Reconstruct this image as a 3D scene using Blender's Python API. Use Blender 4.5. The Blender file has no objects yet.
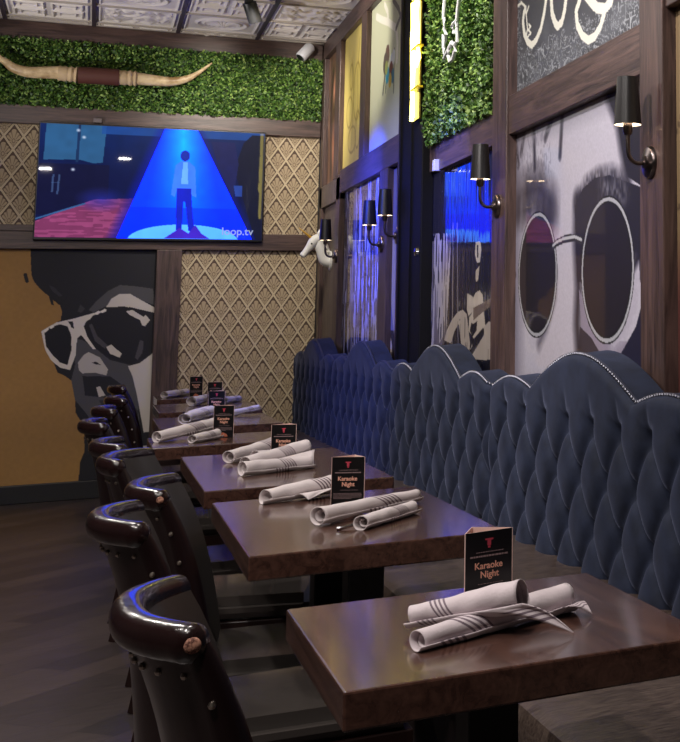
import bpy, bmesh, math, random
import numpy as np
from mathutils import Vector, Matrix
random.seed(7); RNG = np.random.default_rng(7)
PI = math.pi
scene = bpy.context.scene
COL = scene.collection

# ------------------------------------------------------------------ camera
Bm = ((0.87620475, -0.48157514, -0.01872467), (0.04401265, 0.11864861, -0.99196038), (0.47992512, 0.86833628, 0.12515588))
FPX, PX, PY, CAMZ = 1243.94575, 781.62367, 156.87423, 1.3
cam = bpy.data.cameras.new('camera'); co = bpy.data.objects.new('camera', cam); COL.objects.link(co)
M = Matrix(((Bm[0][0], -Bm[1][0], -Bm[2][0]), (Bm[0][1], -Bm[1][1], -Bm[2][1]), (Bm[0][2], -Bm[1][2], -Bm[2][2]))).to_4x4()
M.translation = (0, 0, CAMZ)
co.matrix_world = M
cam.sensor_fit = 'AUTO'; cam.sensor_width = 36
cam.lens = FPX / 742 * 36
cam.shift_x = (340 - PX) / 742
cam.shift_y = (PY - 371) / 742
cam.clip_start = .05
scene.camera = co

# ------------------------------------------------------------------ colour helpers
def lin(c):
    c = np.asarray(c, float) / 255.0
    return np.where(c <= .04045, c / 12.92, ((c + .055) / 1.055) ** 2.4)
def L(r, g, b): return tuple(float(v) for v in lin((r, g, b))) + (1.0,)

# ------------------------------------------------------------------ materials
MATS = {}
def mat(name, col=(.5, .5, .5, 1), rough=.5, metal=0, coat=0, coat_rough=.05, spec=.5, emit=None, estr=1, sheen=0):
    if name in MATS: return MATS[name]
    m = bpy.data.materials.new(name); m.use_nodes = True
    b = m.node_tree.nodes['Principled BSDF']
    b.inputs['Base Color'].default_value = col
    b.inputs['Roughness'].default_value = rough
    b.inputs['Metallic'].default_value = metal
    b.inputs['Coat Weight'].default_value = coat
    b.inputs['Coat Roughness'].default_value = coat_rough
    b.inputs['Specular IOR Level'].default_value = spec
    b.inputs['Sheen Weight'].default_value = sheen
    if emit:
        b.inputs['Emission Color'].default_value = emit
        b.inputs['Emission Strength'].default_value = estr
    MATS[name] = m
    return m
def nt(m): return m.node_tree.nodes, m.node_tree.links, m.node_tree.nodes['Principled BSDF']
def math_node(m, op, a, b=None):
    n, l, _ = nt(m); x = n.new('ShaderNodeMath'); x.operation = op
    for i, v in enumerate((a, b)):
        if v is None: continue
        if isinstance(v, (int, float)): x.inputs[i].default_value = v
        else: l.new(v, x.inputs[i])
    return x.outputs[0]
def ramp(m, fac, stops):
    n, l, _ = nt(m); r = n.new('ShaderNodeValToRGB'); cr = r.color_ramp
    cr.elements[0].position, cr.elements[0].color = stops[0]
    cr.elements[1].position, cr.elements[1].color = stops[-1]
    for p, c in stops[1:-1]:
        e = cr.elements.new(p); e.color = c
    l.new(fac, r.inputs[0]); return r.outputs[0]
def coords(m, kind='Object', scale=(1, 1, 1), rot=(0, 0, 0)):
    n, l, _ = nt(m); t = n.new('ShaderNodeTexCoord'); mp = n.new('ShaderNodeMapping')
    mp.inputs['Scale'].default_value = scale; mp.inputs['Rotation'].default_value = rot
    l.new(t.outputs[kind], mp.inputs[0]); return mp.outputs[0]
def noise(m, vec, scale=5, detail=3, rough=.5, dist=0):
    n, l, _ = nt(m); t = n.new('ShaderNodeTexNoise'); t.inputs['Scale'].default_value = scale
    t.inputs['Detail'].default_value = detail; t.inputs['Roughness'].default_value = rough; t.inputs['Distortion'].default_value = dist
    l.new(vec, t.inputs['Vector']); return t.outputs['Fac']
def bump(m, h, strength=.3, dist=.01):
    n, l, b = nt(m); x = n.new('ShaderNodeBump'); x.inputs['Strength'].default_value = strength; x.inputs['Distance'].default_value = dist
    l.new(h, x.inputs['Height']); l.new(x.outputs[0], b.inputs['Normal'])
def wood(name, axis, dark, light, rough=.42, bstr=.35, coat=0.0, knots=True, coat_rough=.2):
    m = mat(name, rough=rough, coat=coat, coat_rough=coat_rough)
    n, l, b = nt(m)
    sc = [9, 9, 9]; sc[axis] = .7
    v = coords(m, 'Object', tuple(sc))
    f1 = noise(m, v, 3.2, 5, .6, 1.2)
    sc2 = [60, 60, 60]; sc2[axis] = 2.0
    f2 = noise(m, coords(m, 'Object', tuple(sc2)), 2.0, 3, .6)
    f = math_node(m, 'ADD', math_node(m, 'MULTIPLY', f1, .75), math_node(m, 'MULTIPLY', f2, .25))
    l.new(ramp(m, f, [(.33, dark), (.66, light)]), b.inputs['Base Color'])
    bump(m, f, bstr, .004)
    return m
WD, WL = L(40, 29, 28), L(98, 76, 70)
woodX, woodY, woodZ = wood('wood_x', 0, WD, WL), wood('wood_y', 1, WD, WL), wood('wood_z', 2, WD, WL)
GD, GL = L(70, 60, 52), L(120, 105, 92)
grey_wood = wood('grey_wood', 2, GD, GL, .5)
table_wood = wood('table_wood', 1, L(46, 26, 21), L(88, 60, 50), .26, .10, .6, coat_rough=.10)
nt(table_wood)[2].inputs['Coat IOR'].default_value = 1.75
chair_wood = mat('chair_wood', L(30, 14, 12), .35)
black_metal = mat('black_metal', L(16, 16, 17), .45)
base_black = mat('base_black', L(20, 18, 22), .5)
dark_wood_base = mat('dark_wood_base', L(34, 22, 20), .5)

# leather
leather = mat('leather', L(24, 12, 13), .30, coat=.35, coat_rough=.13, spec=.4)
f = noise(leather, coords(leather), 60, 3, .6); bump(leather, f, .12, .002)
leather_crest = mat('leather_crest', L(30, 15, 15), .24, coat=.6, coat_rough=.10)
f = noise(leather_crest, coords(leather_crest, 'Object', (1, 1, .5)), 38, 5, .7, .8); bump(leather_crest, f, .45, .004)
leather_in = mat('leather_inner', L(46, 42, 39), .40, coat=.25, coat_rough=.22)
f = noise(leather_in, coords(leather_in), 50, 3, .6); bump(leather_in, f, .12, .002)
leather_seat = mat('leather_seat', L(62, 57, 54), .26, coat=.9, coat_rough=.10)
nt(leather_seat)[2].inputs['Coat IOR'].default_value = 1.8
f = noise(leather_seat, coords(leather_seat), 40, 3, .6); bump(leather_seat, f, .1, .002)
worn = mat('worn_leather', L(170, 110, 85), .8)
f = noise(worn, coords(worn), 120, 3, .7); nt(worn)[1].new(ramp(worn, f, [(.4, L(90, 50, 40)), (.6, L(205, 150, 125))]), nt(worn)[2].inputs['Base Color'])
nail_m = mat('nailhead_brass', L(190, 178, 165), .3, 1)
steel_nail = mat('nailhead_steel', L(120, 120, 130), .38, 1)
# velvet
velvet = mat('navy_velvet', L(32, 38, 60), .75, sheen=.4, spec=.25)
nt(velvet)[2].inputs['Sheen Roughness'].default_value = .35
nt(velvet)[2].inputs['Sheen Tint'].default_value = L(140, 148, 180)
f = noise(velvet, coords(velvet), 14, 4, .6)
nt(velvet)[1].new(ramp(velvet, f, [(.3, L(24, 29, 44)), (.7, L(36, 43, 64))]), nt(velvet)[2].inputs['Base Color'])
crystal = mat('button_crystal', L(225, 225, 235), .1, .9)
chrome = mat('chrome', L(200, 200, 205), .18, 1)
seat_leather = mat('seat_leather', L(62, 50, 44), .36, coat=.15, coat_rough=.2)
f = noise(seat_leather, coords(seat_leather, 'Object', (10, 60, 60)), 2, 4, .6, .6)
nt(seat_leather)[1].new(ramp(seat_leather, f, [(.35, L(58, 46, 42)), (.65, L(98, 84, 75))]), nt(seat_leather)[2].inputs['Base Color']); bump(seat_leather, f, .4, .003)
# napkin cloth with stripes along UV v
def make_cloth(name, base, stripe, lo, hi, n):
    m = mat(name, base, .9, sheen=.2)
    nn, l, b = nt(m)
    t = nn.new('ShaderNodeTexCoord'); s = nn.new('ShaderNodeSeparateXYZ'); l.new(t.outputs['UV'], s.inputs[0])
    d = s.outputs['Y']
    inside = math_node(m, 'MULTIPLY', math_node(m, 'GREATER_THAN', d, lo), math_node(m, 'LESS_THAN', d, hi))
    w = math_node(m, 'SINE', math_node(m, 'MULTIPLY', math_node(m, 'SUBTRACT', d, lo), 2 * PI * n / (hi - lo)))
    st = math_node(m, 'MULTIPLY', math_node(m, 'GREATER_THAN', w, .1), inside)
    mx = nn.new('ShaderNodeMix'); mx.data_type = 'RGBA'; l.new(st, mx.inputs[0]); mx.inputs[6].default_value = base; mx.inputs[7].default_value = stripe
    l.new(mx.outputs[2], b.inputs['Base Color'])
    f = noise(m, coords(m), 25, 4, .6); bump(m, f, .5, .006)
    return m
cloth1 = make_cloth('napkin_cloth_end_stripes', L(205, 192, 196), L(112, 96, 106), .10, .26, 4)
cloth2 = make_cloth('napkin_cloth_middle_stripes', L(205, 194, 194), L(104, 84, 92), .42, .62, 5)
# leaves
leaf_m = mat('leaf', rough=.5)
nn, l, b = nt(leaf_m)
oi = nn.new('ShaderNodeAttribute'); oi.attribute_name = 'tone'
l.new(ramp(leaf_m, oi.outputs['Fac'], [(0, L(32, 58, 22)), (.5, L(74, 112, 40)), (.85, L(128, 158, 74)), (1, L(170, 190, 110))]), b.inputs['Base Color'])
# tin ceiling
tin = mat('tin_ceiling', L(214, 206, 198), .45, spec=.4)
grid_dark = mat('ceiling_grid', L(58, 48, 56), .5)
grid_light = mat('ceiling_rail', L(178, 168, 158), .5)
# floor
floor_m = mat('floor_planks', rough=.38)
nn, l, b = nt(floor_m)
v = coords(floor_m, 'Object', (1, 1, 1), (0, 0, math.radians(-43)))
br = nn.new('ShaderNodeTexBrick'); br.inputs['Scale'].default_value = 1; br.inputs['Brick Width'].default_value = 1.1; br.inputs['Row Height'].default_value = .16
br.inputs['Mortar Size'].default_value = .002; br.inputs['Color1'].default_value = L(46, 38, 38); br.inputs['Color2'].default_value = L(72, 60, 57); br.inputs['Mortar'].default_value = L(24, 18, 18)
l.new(v, br.inputs['Vector'])
fg = noise(floor_m, coords(floor_m, 'Object', (1.5, 16, 1), (0, 0, math.radians(-43))), 3, 4, .6)
mx = nn.new('ShaderNodeMix'); mx.data_type = 'RGBA'; mx.blend_type = 'MULTIPLY'; mx.inputs[0].default_value = .8
l.new(br.outputs[0], mx.inputs[6]); l.new(ramp(floor_m, fg, [(.3, (.45, .45, .45, 1)), (.7, (1, 1, 1, 1))]), mx.inputs[7]); l.new(mx.outputs[2], b.inputs['Base Color'])
bump(floor_m, fg, .15, .003)
# wallpaper: ogee lattice, tan on brown
def wallpaper_mat():
    m = mat('damask_wallpaper', rough=.7); n, l, b = nt(m)
    t = n.new('ShaderNodeTexCoord'); s = n.new('ShaderNodeSeparateXYZ'); l.new(t.outputs['Object'], s.inputs[0])
    u = math_node(m, 'DIVIDE', s.outputs['X'], .131); w = math_node(m, 'DIVIDE', s.outputs['Z'], .205)
    cu = math_node(m, 'COSINE', math_node(m, 'MULTIPLY', u, 2 * PI))
    wz = math_node(m, 'MULTIPLY', w, 2 * PI)
    cw = math_node(m, 'COSINE', wz)
    g = math_node(m, 'ADD', cu, cw)                       # 0 on the lattice, +-2 in the cell centres
    a = math_node(m, 'ABSOLUTE', g)
    # upper half of every diamond has the dark shadow-line of the print
    # phase-folded coords of each diamond
    def cell(off):
        uu = math_node(m, 'SUBTRACT', math_node(m, 'FRACT', math_node(m, 'ADD', u, .5 + off)), .5)
        ww = math_node(m, 'SUBTRACT', math_node(m, 'FRACT', math_node(m, 'ADD', w, .5 + off)), .5)
        return uu, ww
    pos = math_node(m, 'GREATER_THAN', g, 0)
    u0, w0 = cell(0); u1, w1 = cell(.5)
    def sel(p, q): return math_node(m, 'ADD', math_node(m, 'MULTIPLY', p, pos), math_node(m, 'MULTIPLY', q, math_node(m, 'SUBTRACT', 1, pos)))
    U, W = sel(u0, u1), sel(w0, w1)
    aU = math_node(m, 'ABSOLUTE', U)
    upl = math_node(m, 'MULTIPLY', math_node(m, 'ADD', u, w), PI); dnl = math_node(m, 'MULTIPLY', math_node(m, 'SUBTRACT', u, w), PI)
    L1 = math_node(m, 'ABSOLUTE', math_node(m, 'COSINE', upl)); L2 = math_node(m, 'ABSOLUTE', math_node(m, 'COSINE', dnl))
    d = math_node(m, 'MINIMUM', L1, L2)
    line = math_node(m, 'LESS_THAN', d, .19)
    core = math_node(m, 'LESS_THAN', d, .07)
    # the leaf inside every lozenge leaves a wider dark margin along its upper edges
    ang = math_node(m, 'ARCTAN2', aU, math_node(m, 'ADD', W, .22))
    scal = math_node(m, 'MULTIPLY', math_node(m, 'ABSOLUTE', math_node(m, 'SINE', math_node(m, 'MULTIPLY', ang, 7))), .16)
    lim = math_node(m, 'SUBTRACT', math_node(m, 'ADD', .52, math_node(m, 'MULTIPLY', W, .6)), scal)
    motif = math_node(m, 'GREATER_THAN', d, lim)
    rad = math_node(m, 'SQRT', math_node(m, 'ADD', math_node(m, 'MULTIPLY', U, U), math_node(m, 'POWER', math_node(m, 'ADD', W, .18), 2)))
    veins = math_node(m, 'MULTIPLY', math_node(m, 'LESS_THAN', math_node(m, 'SINE', math_node(m, 'MULTIPLY', ang, 14)), -.45), math_node(m, 'GREATER_THAN', rad, .12))
    eye = math_node(m, 'LESS_THAN', math_node(m, 'ABSOLUTE', math_node(m, 'SUBTRACT', rad, .075)), .022)
    f1 = math_node(m, 'MULTIPLY', motif, math_node(m, 'SUBTRACT', .62, math_node(m, 'MULTIPLY', math_node(m, 'MAXIMUM', veins, eye), .38)))
    f2 = math_node(m, 'SUBTRACT', math_node(m, 'MULTIPLY', line, .82), math_node(m, 'MULTIPLY', core, .14))
    fac = math_node(m, 'MAXIMUM', f1, f2)
    l.new(ramp(m, fac, [(0, L(84, 64, 50)), (.62, L(172, 152, 122)), (.82, L(205, 188, 156))]), b.inputs['Base Color'])
    return m
wallpaper = wallpaper_mat()
print_m = mat('glossy_print', rough=.5, coat=1, coat_rough=.03)
print_m.node_tree.nodes['Principled BSDF'].inputs['Coat IOR'].default_value = 1.65
nn, l, b = nt(print_m); at = nn.new('ShaderNodeAttribute'); at.attribute_name = 'ink'; l.new(at.outputs['Color'], b.inputs['Base Color'])
f = noise(print_m, coords(print_m, 'Object', (1, 9, 1.2)), 1.3, 2, .5)
bn = nn.new('ShaderNodeBump'); bn.inputs['Strength'].default_value = .10; bn.inputs['Distance'].default_value = .02
l.new(f, bn.inputs['Height']); l.new(bn.outputs[0], b.inputs['Coat Normal'])
matte_m = mat('painted_wall', rough=.75)
nn, l, b = nt(matte_m); at = nn.new('ShaderNodeAttribute'); at.attribute_name = 'ink'; l.new(at.outputs['Color'], b.inputs['Base Color'])
semi_m = mat('printed_board', rough=.4)
nn, l, b = nt(semi_m); at = nn.new('ShaderNodeAttribute'); at.attribute_name = 'ink'; l.new(at.outputs['Color'], b.inputs['Base Color'])
TVS = 4.2
tv_m = mat('tv_picture', (0, 0, 0, 1), rough=.5, coat=.35, coat_rough=.02, spec=.1)
nn, l, b = nt(tv_m); at = nn.new('ShaderNodeAttribute'); at.attribute_name = 'ink'; l.new(at.outputs['Color'], b.inputs['Emission Color']); b.inputs['Emission Strength'].default_value = TVS
neon_m = mat('neon_yellow', L(255, 240, 120), .4, emit=L(255, 236, 110), estr=14)
white_plastic = mat('white_plastic', L(205, 205, 210), .4)
ivory = mat('horn_ivory', rough=.4)
f = noise(ivory, coords(ivory), 9, 4, .6); nt(ivory)[1].new(ramp(ivory, f, [(.35, L(150, 118, 78)), (.6, L(214, 190, 148))]), nt(ivory)[2].inputs['Base Color'])
rope_m = mat('rope_wrap', L(190, 165, 128), .8)
brown_leather = mat('brown_wrap', L(84, 44, 34), .6)
shade_m = mat('shade_black', L(26, 24, 24), .35)
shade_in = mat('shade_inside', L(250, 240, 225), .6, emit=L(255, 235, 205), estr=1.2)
iron = mat('dark_iron', L(112, 102, 100), .28, 1)
menu_black = mat('menu_black', L(14, 12, 14), .35)
menu_white = mat('menu_inside', L(225, 190, 180), .7)
txt_peach = mat('print_peach', L(240, 175, 150), .6); txt_red = mat('print_red', L(190, 60, 80), .6); txt_grey = mat('print_grey', L(150, 125, 125), .6)
horn_gold = mat('gold_horn', L(225, 175, 70), .3, .6)
white_resin = mat('white_resin', L(225, 222, 215), .45)
plain_wall = mat('dark_plain_wall', L(30, 24, 26), .7)
tv_body = mat('tv_body', L(12, 12, 14), .35)
bulb_white = mat('lamp_glow', L(255, 240, 220), .4, emit=L(255, 238, 215), estr=12)

# ------------------------------------------------------------------ object helpers
def link(o, parent=None):
    COL.objects.link(o)
    if parent: o.parent = parent
    return o
def thing(name, label, cat, loc=(0, 0, 0), rz=0, group=None):
    o = bpy.data.objects.new(name, None); link(o); o.location = loc; o.rotation_euler = (0, 0, rz); o.empty_display_size = .1
    return tag(o, label, cat, group)
def tag(o, label, cat, group=None):
    o['label'] = label; o['category'] = cat
    if group: o['group'] = group
    return o
def mesh(name, verts, faces, m, parent=None, smooth=False, uv=None, kind=None, label=None):
    me = bpy.data.meshes.new(name); me.from_pydata([tuple(v) for v in verts], [], [tuple(f) for f in faces])
    ms = m if isinstance(m, (list, tuple)) else [m]
    for x in ms: me.materials.append(x)
    if smooth: me.polygons.foreach_set('use_smooth', [True] * len(me.polygons))
    me.update()
    o = bpy.data.objects.new(name, me); link(o, parent)
    if kind: o['kind'] = kind
    if label: o['label'] = label
    return o
class G:
    """collects shapes into one mesh"""
    def __init__(s): s.v = []; s.f = []; s.mi = []
    def add(s, v, f, mi=0):
        n = len(s.v); s.v += [tuple(p) for p in v]; s.f += [tuple(i + n for i in q) for q in f]; s.mi += [mi] * len(f); return s
    def box(s, a, b, mi=0, bev=0):
        x0, y0, z0 = a; x1, y1, z1 = b
        if bev:
            bm = bmesh.new(); bmesh.ops.create_cube(bm, size=1)
            for v in bm.verts: v.co = Vector(((x0 + x1) / 2 + v.co.x * (x1 - x0), (y0 + y1) / 2 + v.co.y * (y1 - y0), (z0 + z1) / 2 + v.co.z * (z1 - z0)))
            bmesh.ops.bevel(bm, geom=list(bm.edges), offset=bev, segments=2, affect='EDGES', profile=.5)
            bm.verts.index_update(); s.add([v.co[:] for v in bm.verts], [[v.index for v in f.verts] for f in bm.faces], mi); bm.free(); return s
        return s.add([(x0, y0, z0), (x1, y0, z0), (x1, y1, z0), (x0, y1, z0), (x0, y0, z1), (x1, y0, z1), (x1, y1, z1), (x0, y1, z1)],
                     [(0, 3, 2, 1), (4, 5, 6, 7), (0, 1, 5, 4), (1, 2, 6, 5), (2, 3, 7, 6), (3, 0, 4, 7)], mi)
    def tube(s, pts, r, n=10, mi=0, closed=False, rn=None):
        pts = [Vector(p) for p in pts]; N = len(pts); rs = r if isinstance(r, (list, tuple)) else [r] * N
        vs = []; up = Vector((.13, .27, .95)).normalized()
        for i, p in enumerate(pts):
            if closed: t = pts[(i + 1) % N] - pts[i - 1]
            else: t = pts[min(i + 1, N - 1)] - pts[max(i - 1, 0)]
            t.normalize(); a = t.cross(up)
            if a.length < .05: a = t.cross(Vector((1, 0, 0)))
            a.normalize(); c = a.cross(t).normalized()
            for k in range(n):
                w = 2 * PI * k / n; vs.append(p + (a * math.cos(w) + c * math.sin(w)) * rs[i])
        fs = []
        for i in range(N if closed else N - 1):
            j = (i + 1) % N
            for k in range(n): fs.append((i * n + k, i * n + (k + 1) % n, j * n + (k + 1) % n, j * n + k))
        if not closed: fs.append(tuple(range(n))[::-1]); fs.append(tuple(range((N - 1) * n, N * n)))
        return s.add(vs, fs, mi)
    def lathe(s, prof, c=(0, 0, 0), axis='z', n=24, mi=0, cap=True):
        vs = []
        for r, h in prof:
            for k in range(n):
                w = 2 * PI * k / n; a, b2 = r * math.cos(w), r * math.sin(w)
                p = {'z': (a, b2, h), 'x': (h, a, b2), 'y': (a, h, b2)}[axis]
                vs.append((p[0] + c[0], p[1] + c[1], p[2] + c[2]))
        fs = []
        for i in range(len(prof) - 1):
            for k in range(n): fs.append((i * n + k, i * n + (k + 1) % n, (i + 1) * n + (k + 1) % n, (i + 1) * n + k))
        if cap: fs.append(tuple(range(n))[::-1]); fs.append(tuple(range((len(prof) - 1) * n, len(prof) * n)))
        return s.add(vs, fs, mi)
    def ball(s, c, r, n=8, mi=0, sc=(1, 1, 1)):
        prof = [(math.sin(PI * i / n), -math.cos(PI * i / n)) for i in range(n + 1)]
        vs = []; k2 = 2 * n
        for a, h in prof:
            for k in range(k2):
                w = 2 * PI * k / k2; vs.append((c[0] + r * sc[0] * a * math.cos(w), c[1] + r * sc[1] * a * math.sin(w), c[2] + r * sc[2] * h))
        fs = [(i * k2 + k, i * k2 + (k + 1) % k2, (i + 1) * k2 + (k + 1) % k2, (i + 1) * k2 + k) for i in range(n) for k in range(k2)]
        return s.add(vs, fs, mi)
    def obj(s, name, m, parent=None, smooth=False, kind=None, label=None):
        o = mesh(name, s.v, s.f, m, parent, smooth, None, kind, label)
        if any(s.mi): o.data.polygons.foreach_set('material_index', s.mi)
        if smooth: smooth_angle(o)
        return o
def smooth_angle(o, deg=40):
    try: o.data.set_sharp_from_angle(angle=math.radians(deg))
    except Exception: pass
def struct(o): o['kind'] = 'structure'; return o
def copy_tree(o, parent=None):
    c = o.copy(); COL.objects.link(c); c.parent = parent
    if parent is not None: c.matrix_parent_inverse = o.matrix_parent_inverse.copy()
    for ch in list(o.children): copy_tree(ch, c)
    return c
def grid_canvas(name, origin, uv, vv, W, H, nx, ny, fn, m, parent=None, kind=None, thick=None, wob=None):
    """flat panel W x H built as a fine grid, its print held in the 'ink' attribute; u to the right, v downwards from origin"""
    us = np.linspace(0, W, nx); vs = np.linspace(0, H, ny)
    U, V = np.meshgrid(us, vs)
    O = np.array(origin, float); P = O + U[..., None] * np.array(uv, float) + V[..., None] * np.array(vv, float)
    idx = np.arange(nx * ny).reshape(ny, nx)
    F = np.stack([idx[:-1, :-1], idx[1:, :-1], idx[1:, 1:], idx[:-1, 1:]], -1).reshape(-1, 4)
    me = bpy.data.meshes.new(name); me.vertices.add(nx * ny); me.vertices.foreach_set('co', P.reshape(-1))
    me.loops.add(F.size); me.loops.foreach_set('vertex_index', F.reshape(-1)); me.polygons.add(len(F))
    me.polygons.foreach_set('loop_start', np.arange(0, F.size, 4)); me.polygons.foreach_set('loop_total', np.full(len(F), 4))
    me.materials.append(m); me.update(calc_edges=True)
    rgb = fn(U, V); c = np.ones((ny, nx, 4), np.float32); c[..., :3] = lin(np.clip(rgb, 0, 255))
    a = me.color_attributes.new('ink', 'FLOAT_COLOR', 'POINT'); a.data.foreach_set('color', c.reshape(-1))
    o = bpy.data.objects.new(name, me); link(o, parent)
    if kind: o['kind'] = kind
    return o

# painters -----------------------------------------------------------
def inpoly(U, V, poly):
    inside = np.zeros(U.shape, bool); n = len(poly)
    for i in range(n):
        x0, y0 = poly[i]; x1, y1 = poly[(i + 1) % n]
        if y0 == y1: continue
        c = ((y0 > V) != (y1 > V)) & (U < (x1 - x0) * (V - y0) / (y1 - y0) + x0)
        inside ^= c
    return inside
def dpoly(U, V, pts):
    d = np.full(U.shape, 1e9)
    for (x0, y0), (x1, y1) in zip(pts[:-1], pts[1:]):
        dx, dy = x1 - x0, y1 - y0; q = dx * dx + dy * dy + 1e-12
        t = np.clip(((U - x0) * dx + (V - y0) * dy) / q, 0, 1)
        d = np.minimum(d, np.hypot(U - x0 - t * dx, V - y0 - t * dy))
    return d
def put(img, mask, col, a=1.0):
    k = (np.asarray(mask, float) * a)[..., None]; img[...] = img * (1 - k) + np.array(col, float) * k
def soft(d, w): return np.clip(1 - d / w, 0, 1)
def vnoise(U, V, su, sv, seed=0):
    r = np.random.default_rng(seed); n = 64; T = r.random((n, n))
    x = U / su; y = V / sv; x0 = np.floor(x).astype(int); y0 = np.floor(y).astype(int); fx = x - x0; fy = y - y0
    fx = fx * fx * (3 - 2 * fx); fy = fy * fy * (3 - 2 * fy)
    g = lambda a, b: T[b % n, a % n]
    return (g(x0, y0) * (1 - fx) + g(x0 + 1, y0) * fx) * (1 - fy) + (g(x0, y0 + 1) * (1 - fx) + g(x0 + 1, y0 + 1) * fx) * fy

# tracing helpers: where a line of sight meets the wall the print hangs on
def _ray(u, v):
    a, b2 = (u - PX) / FPX, (v - PY) / FPX
    return [Bm[0][i] * a + Bm[1][i] * b2 + Bm[2][i] for i in range(3)]
def onx(u, v, X): d = _ray(u, v); t = X / d[0]; return (d[1] * t, CAMZ + d[2] * t)
def ony(u, v, Y): d = _ray(u, v); t = Y / d[1]; return (d[0] * t, CAMZ + d[2] * t)
def onz(u, v, Z): d = _ray(u, v); t = (Z - CAMZ) / d[2]; return (d[0] * t, d[1] * t)

# ------------------------------------------------------------------ room shell
YB, XR, ZC, XL, YF = 11.14, 1.69, 3.69, -4.2, -3.0
struct(G().box((XL - .1, YF - .1, -.1), (XR + .3, YB + .2, 0)).obj('floor', floor_m))
struct(G().box((XL - .1, YB, 0), (XR + .3, YB + .15, ZC + .1)).obj('wall_back', plain_wall))
struct(G().box((XR, YF - .1, 0), (XR + .15, YB, ZC + .1)).obj('wall_right', plain_wall))
struct(G().box((XL - .15, YF - .1, 0), (XL, YB, ZC + .1)).obj('wall_left', plain_wall))
struct(G().box((XL, YF - .15, 0), (XR, YF, ZC + .1)).obj('wall_front', plain_wall))

# pressed tin ceiling: height field of tiles, grid runners
def ceiling():
    nx, ny = 560, 400
    x0, x1, y0, y1 = -1.1, XR, 9.18, YB
    xs = np.linspace(x0, x1, nx); ys = np.linspace(y0, y1, ny); X, Y = np.meshgrid(xs, ys)
    cx = (X + .09) / .6; cy = (Y - 9.78) / .6
    ix, iy = np.floor(cx).astype(int), np.floor(cy).astype(int); u = cx - ix - .5; v = cy - iy - .5
    h = np.zeros_like(X); kind = (ix + iy * 2) % 3
    e = np.maximum(np.abs(u), np.abs(v))
    def ring(d, c, w): return np.exp(-((d - c) / w) ** 2)
    h += .010 * ring(e, .43, .018)
    # type 0: rosette with oval rings ; type 1: four panels ; type 2: scrolls
    r = np.hypot(u * 1.0, v * 1.0)
    t0 = .012 * ring(r, .30, .02) + .010 * ring(r, .22, .018) + .014 * np.exp(-(r / .09) ** 2) + .006 * np.abs(np.sin(np.arctan2(v, u) * 8)) * (r < .2)
    q = np.maximum(np.abs(np.abs(u) - .21), np.abs(np.abs(v) - .21))
    t1 = .013 * ring(q, .16, .014) + .010 * ring(q, .09, .014)
    t2 = .012 * np.sin(u * 22 + 2 * np.sin(v * 17)) * np.sin(v * 20 + 2 * np.sin(u * 15)) * (e < .38) + .008 * ring(r, .33, .03)
    h += np.where(kind == 0, t0, np.where(kind == 1, t1, t2))
    Z = ZC - h * 1.3
    idx = np.arange(nx * ny).reshape(ny, nx)
    F = np.stack([idx[:-1, :-1], idx[1:, :-1], idx[1:, 1:], idx[:-1, 1:]], -1).reshape(-1, 4)
    vv = np.stack([X, Y, Z], -1).reshape(-1, 3).tolist(); ff = F.tolist()
    g = G(); g.v = [tuple(p) for p in vv]; g.f = [tuple(p) for p in ff]; g.mi = [0] * len(ff)
    g.box((XL - .1, YF - .1, ZC + .002), (XR + .3, YB + .2, ZC + .1))
    c = g.obj('ceiling', [tin, grid_dark, grid_light], smooth=True); struct(c)
    k = 1
    for i in range(-3, 4):
        x = -.09 + .6 * i
        if x > XR - .02 : continue
        struct(G().box((x - .014, YF, ZC - .022), (x + .014, YB, ZC)).obj('trim_%d' % k, grid_dark)); k += 1
    for i in range(-2, 3):
        y = 9.78 + .6 * i
        if y > YB: continue
        struct(G().box((-1.4, y - .01, ZC - .019), (XR, y + .01, ZC)).obj('trim_%d' % k, grid_light)); k += 1
    struct(G().box((-1.4, YB - .07, ZC - .018), (XR, YB, ZC)).obj('trim_%d' % k, grid_light))
    return k + 1
TK = ceiling()
def trim(a, b, m, bev=.004):
    global TK
    o = struct(G().box(a, b, 0, bev).obj('trim_%d' % TK, m)); TK += 1; return o
# back wall timber
FY = YB - .045
trim((-.86, FY, 3.53), (1.64, YB, 3.67), woodX)
trim((-.86, FY, 2.865), (1.64, YB, 3.01), woodX)
trim((-.86, FY, 1.90), (1.64, YB, 2.035), woodX)
trim((-.86, FY - .01, 2.035), (-.3, YB, 2.085), woodX)
trim((.43, FY - .005, .135), (.611, YB, 1.90), woodZ)
struct(G().box((-3.5, YB - .05, 0), (1.64, YB, .135), 0, .005).obj('baseboard_back', base_black))
# right wall timber (faces at x = 1.644)
FX = 1.644
def rp(y0, y1, z0, z1, m, fx=FX): return trim((fx, y0, z0), (XR, y1, z1), m)
rp(2.6, 3.765, 2.33, 2.50, woodY, FX)
rp(3.767, 3.967, .0, ZC - .01, woodZ, FX - .012)
rp(5.57, 5.80, .0, ZC - .01, woodZ, FX - .012)
rp(3.967, 5.57, 2.142, 2.324, woodY)
rp(5.80, 6.90, 2.125, 2.30, woodY)
rp(6.90, 7.17, 2.14, 2.33, woodZ, FX + .012)
rp(7.80, 7.95, .0, ZC - .01, woodZ, FX - .005)
rp(7.95, 10.10, 2.295, 2.475, woodY)
rp(10.10, 11.09, 2.25, 2.43, grey_wood)
rp(8.52 - .25, 8.53, .0, 2.295, woodZ)
rp(10.10, 10.26, .0, 2.45, woodZ)
rp(10.26, 11.09, .0, 2.25, grey_wood, FX + .03)
rp(10.98, 11.095, .0, 3.53, woodZ, FX)
rp(7.95, 11.095, 3.535, ZC - .01, woodY)
rp(9.14, 9.33, 2.475, 3.535, woodZ)
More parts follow.
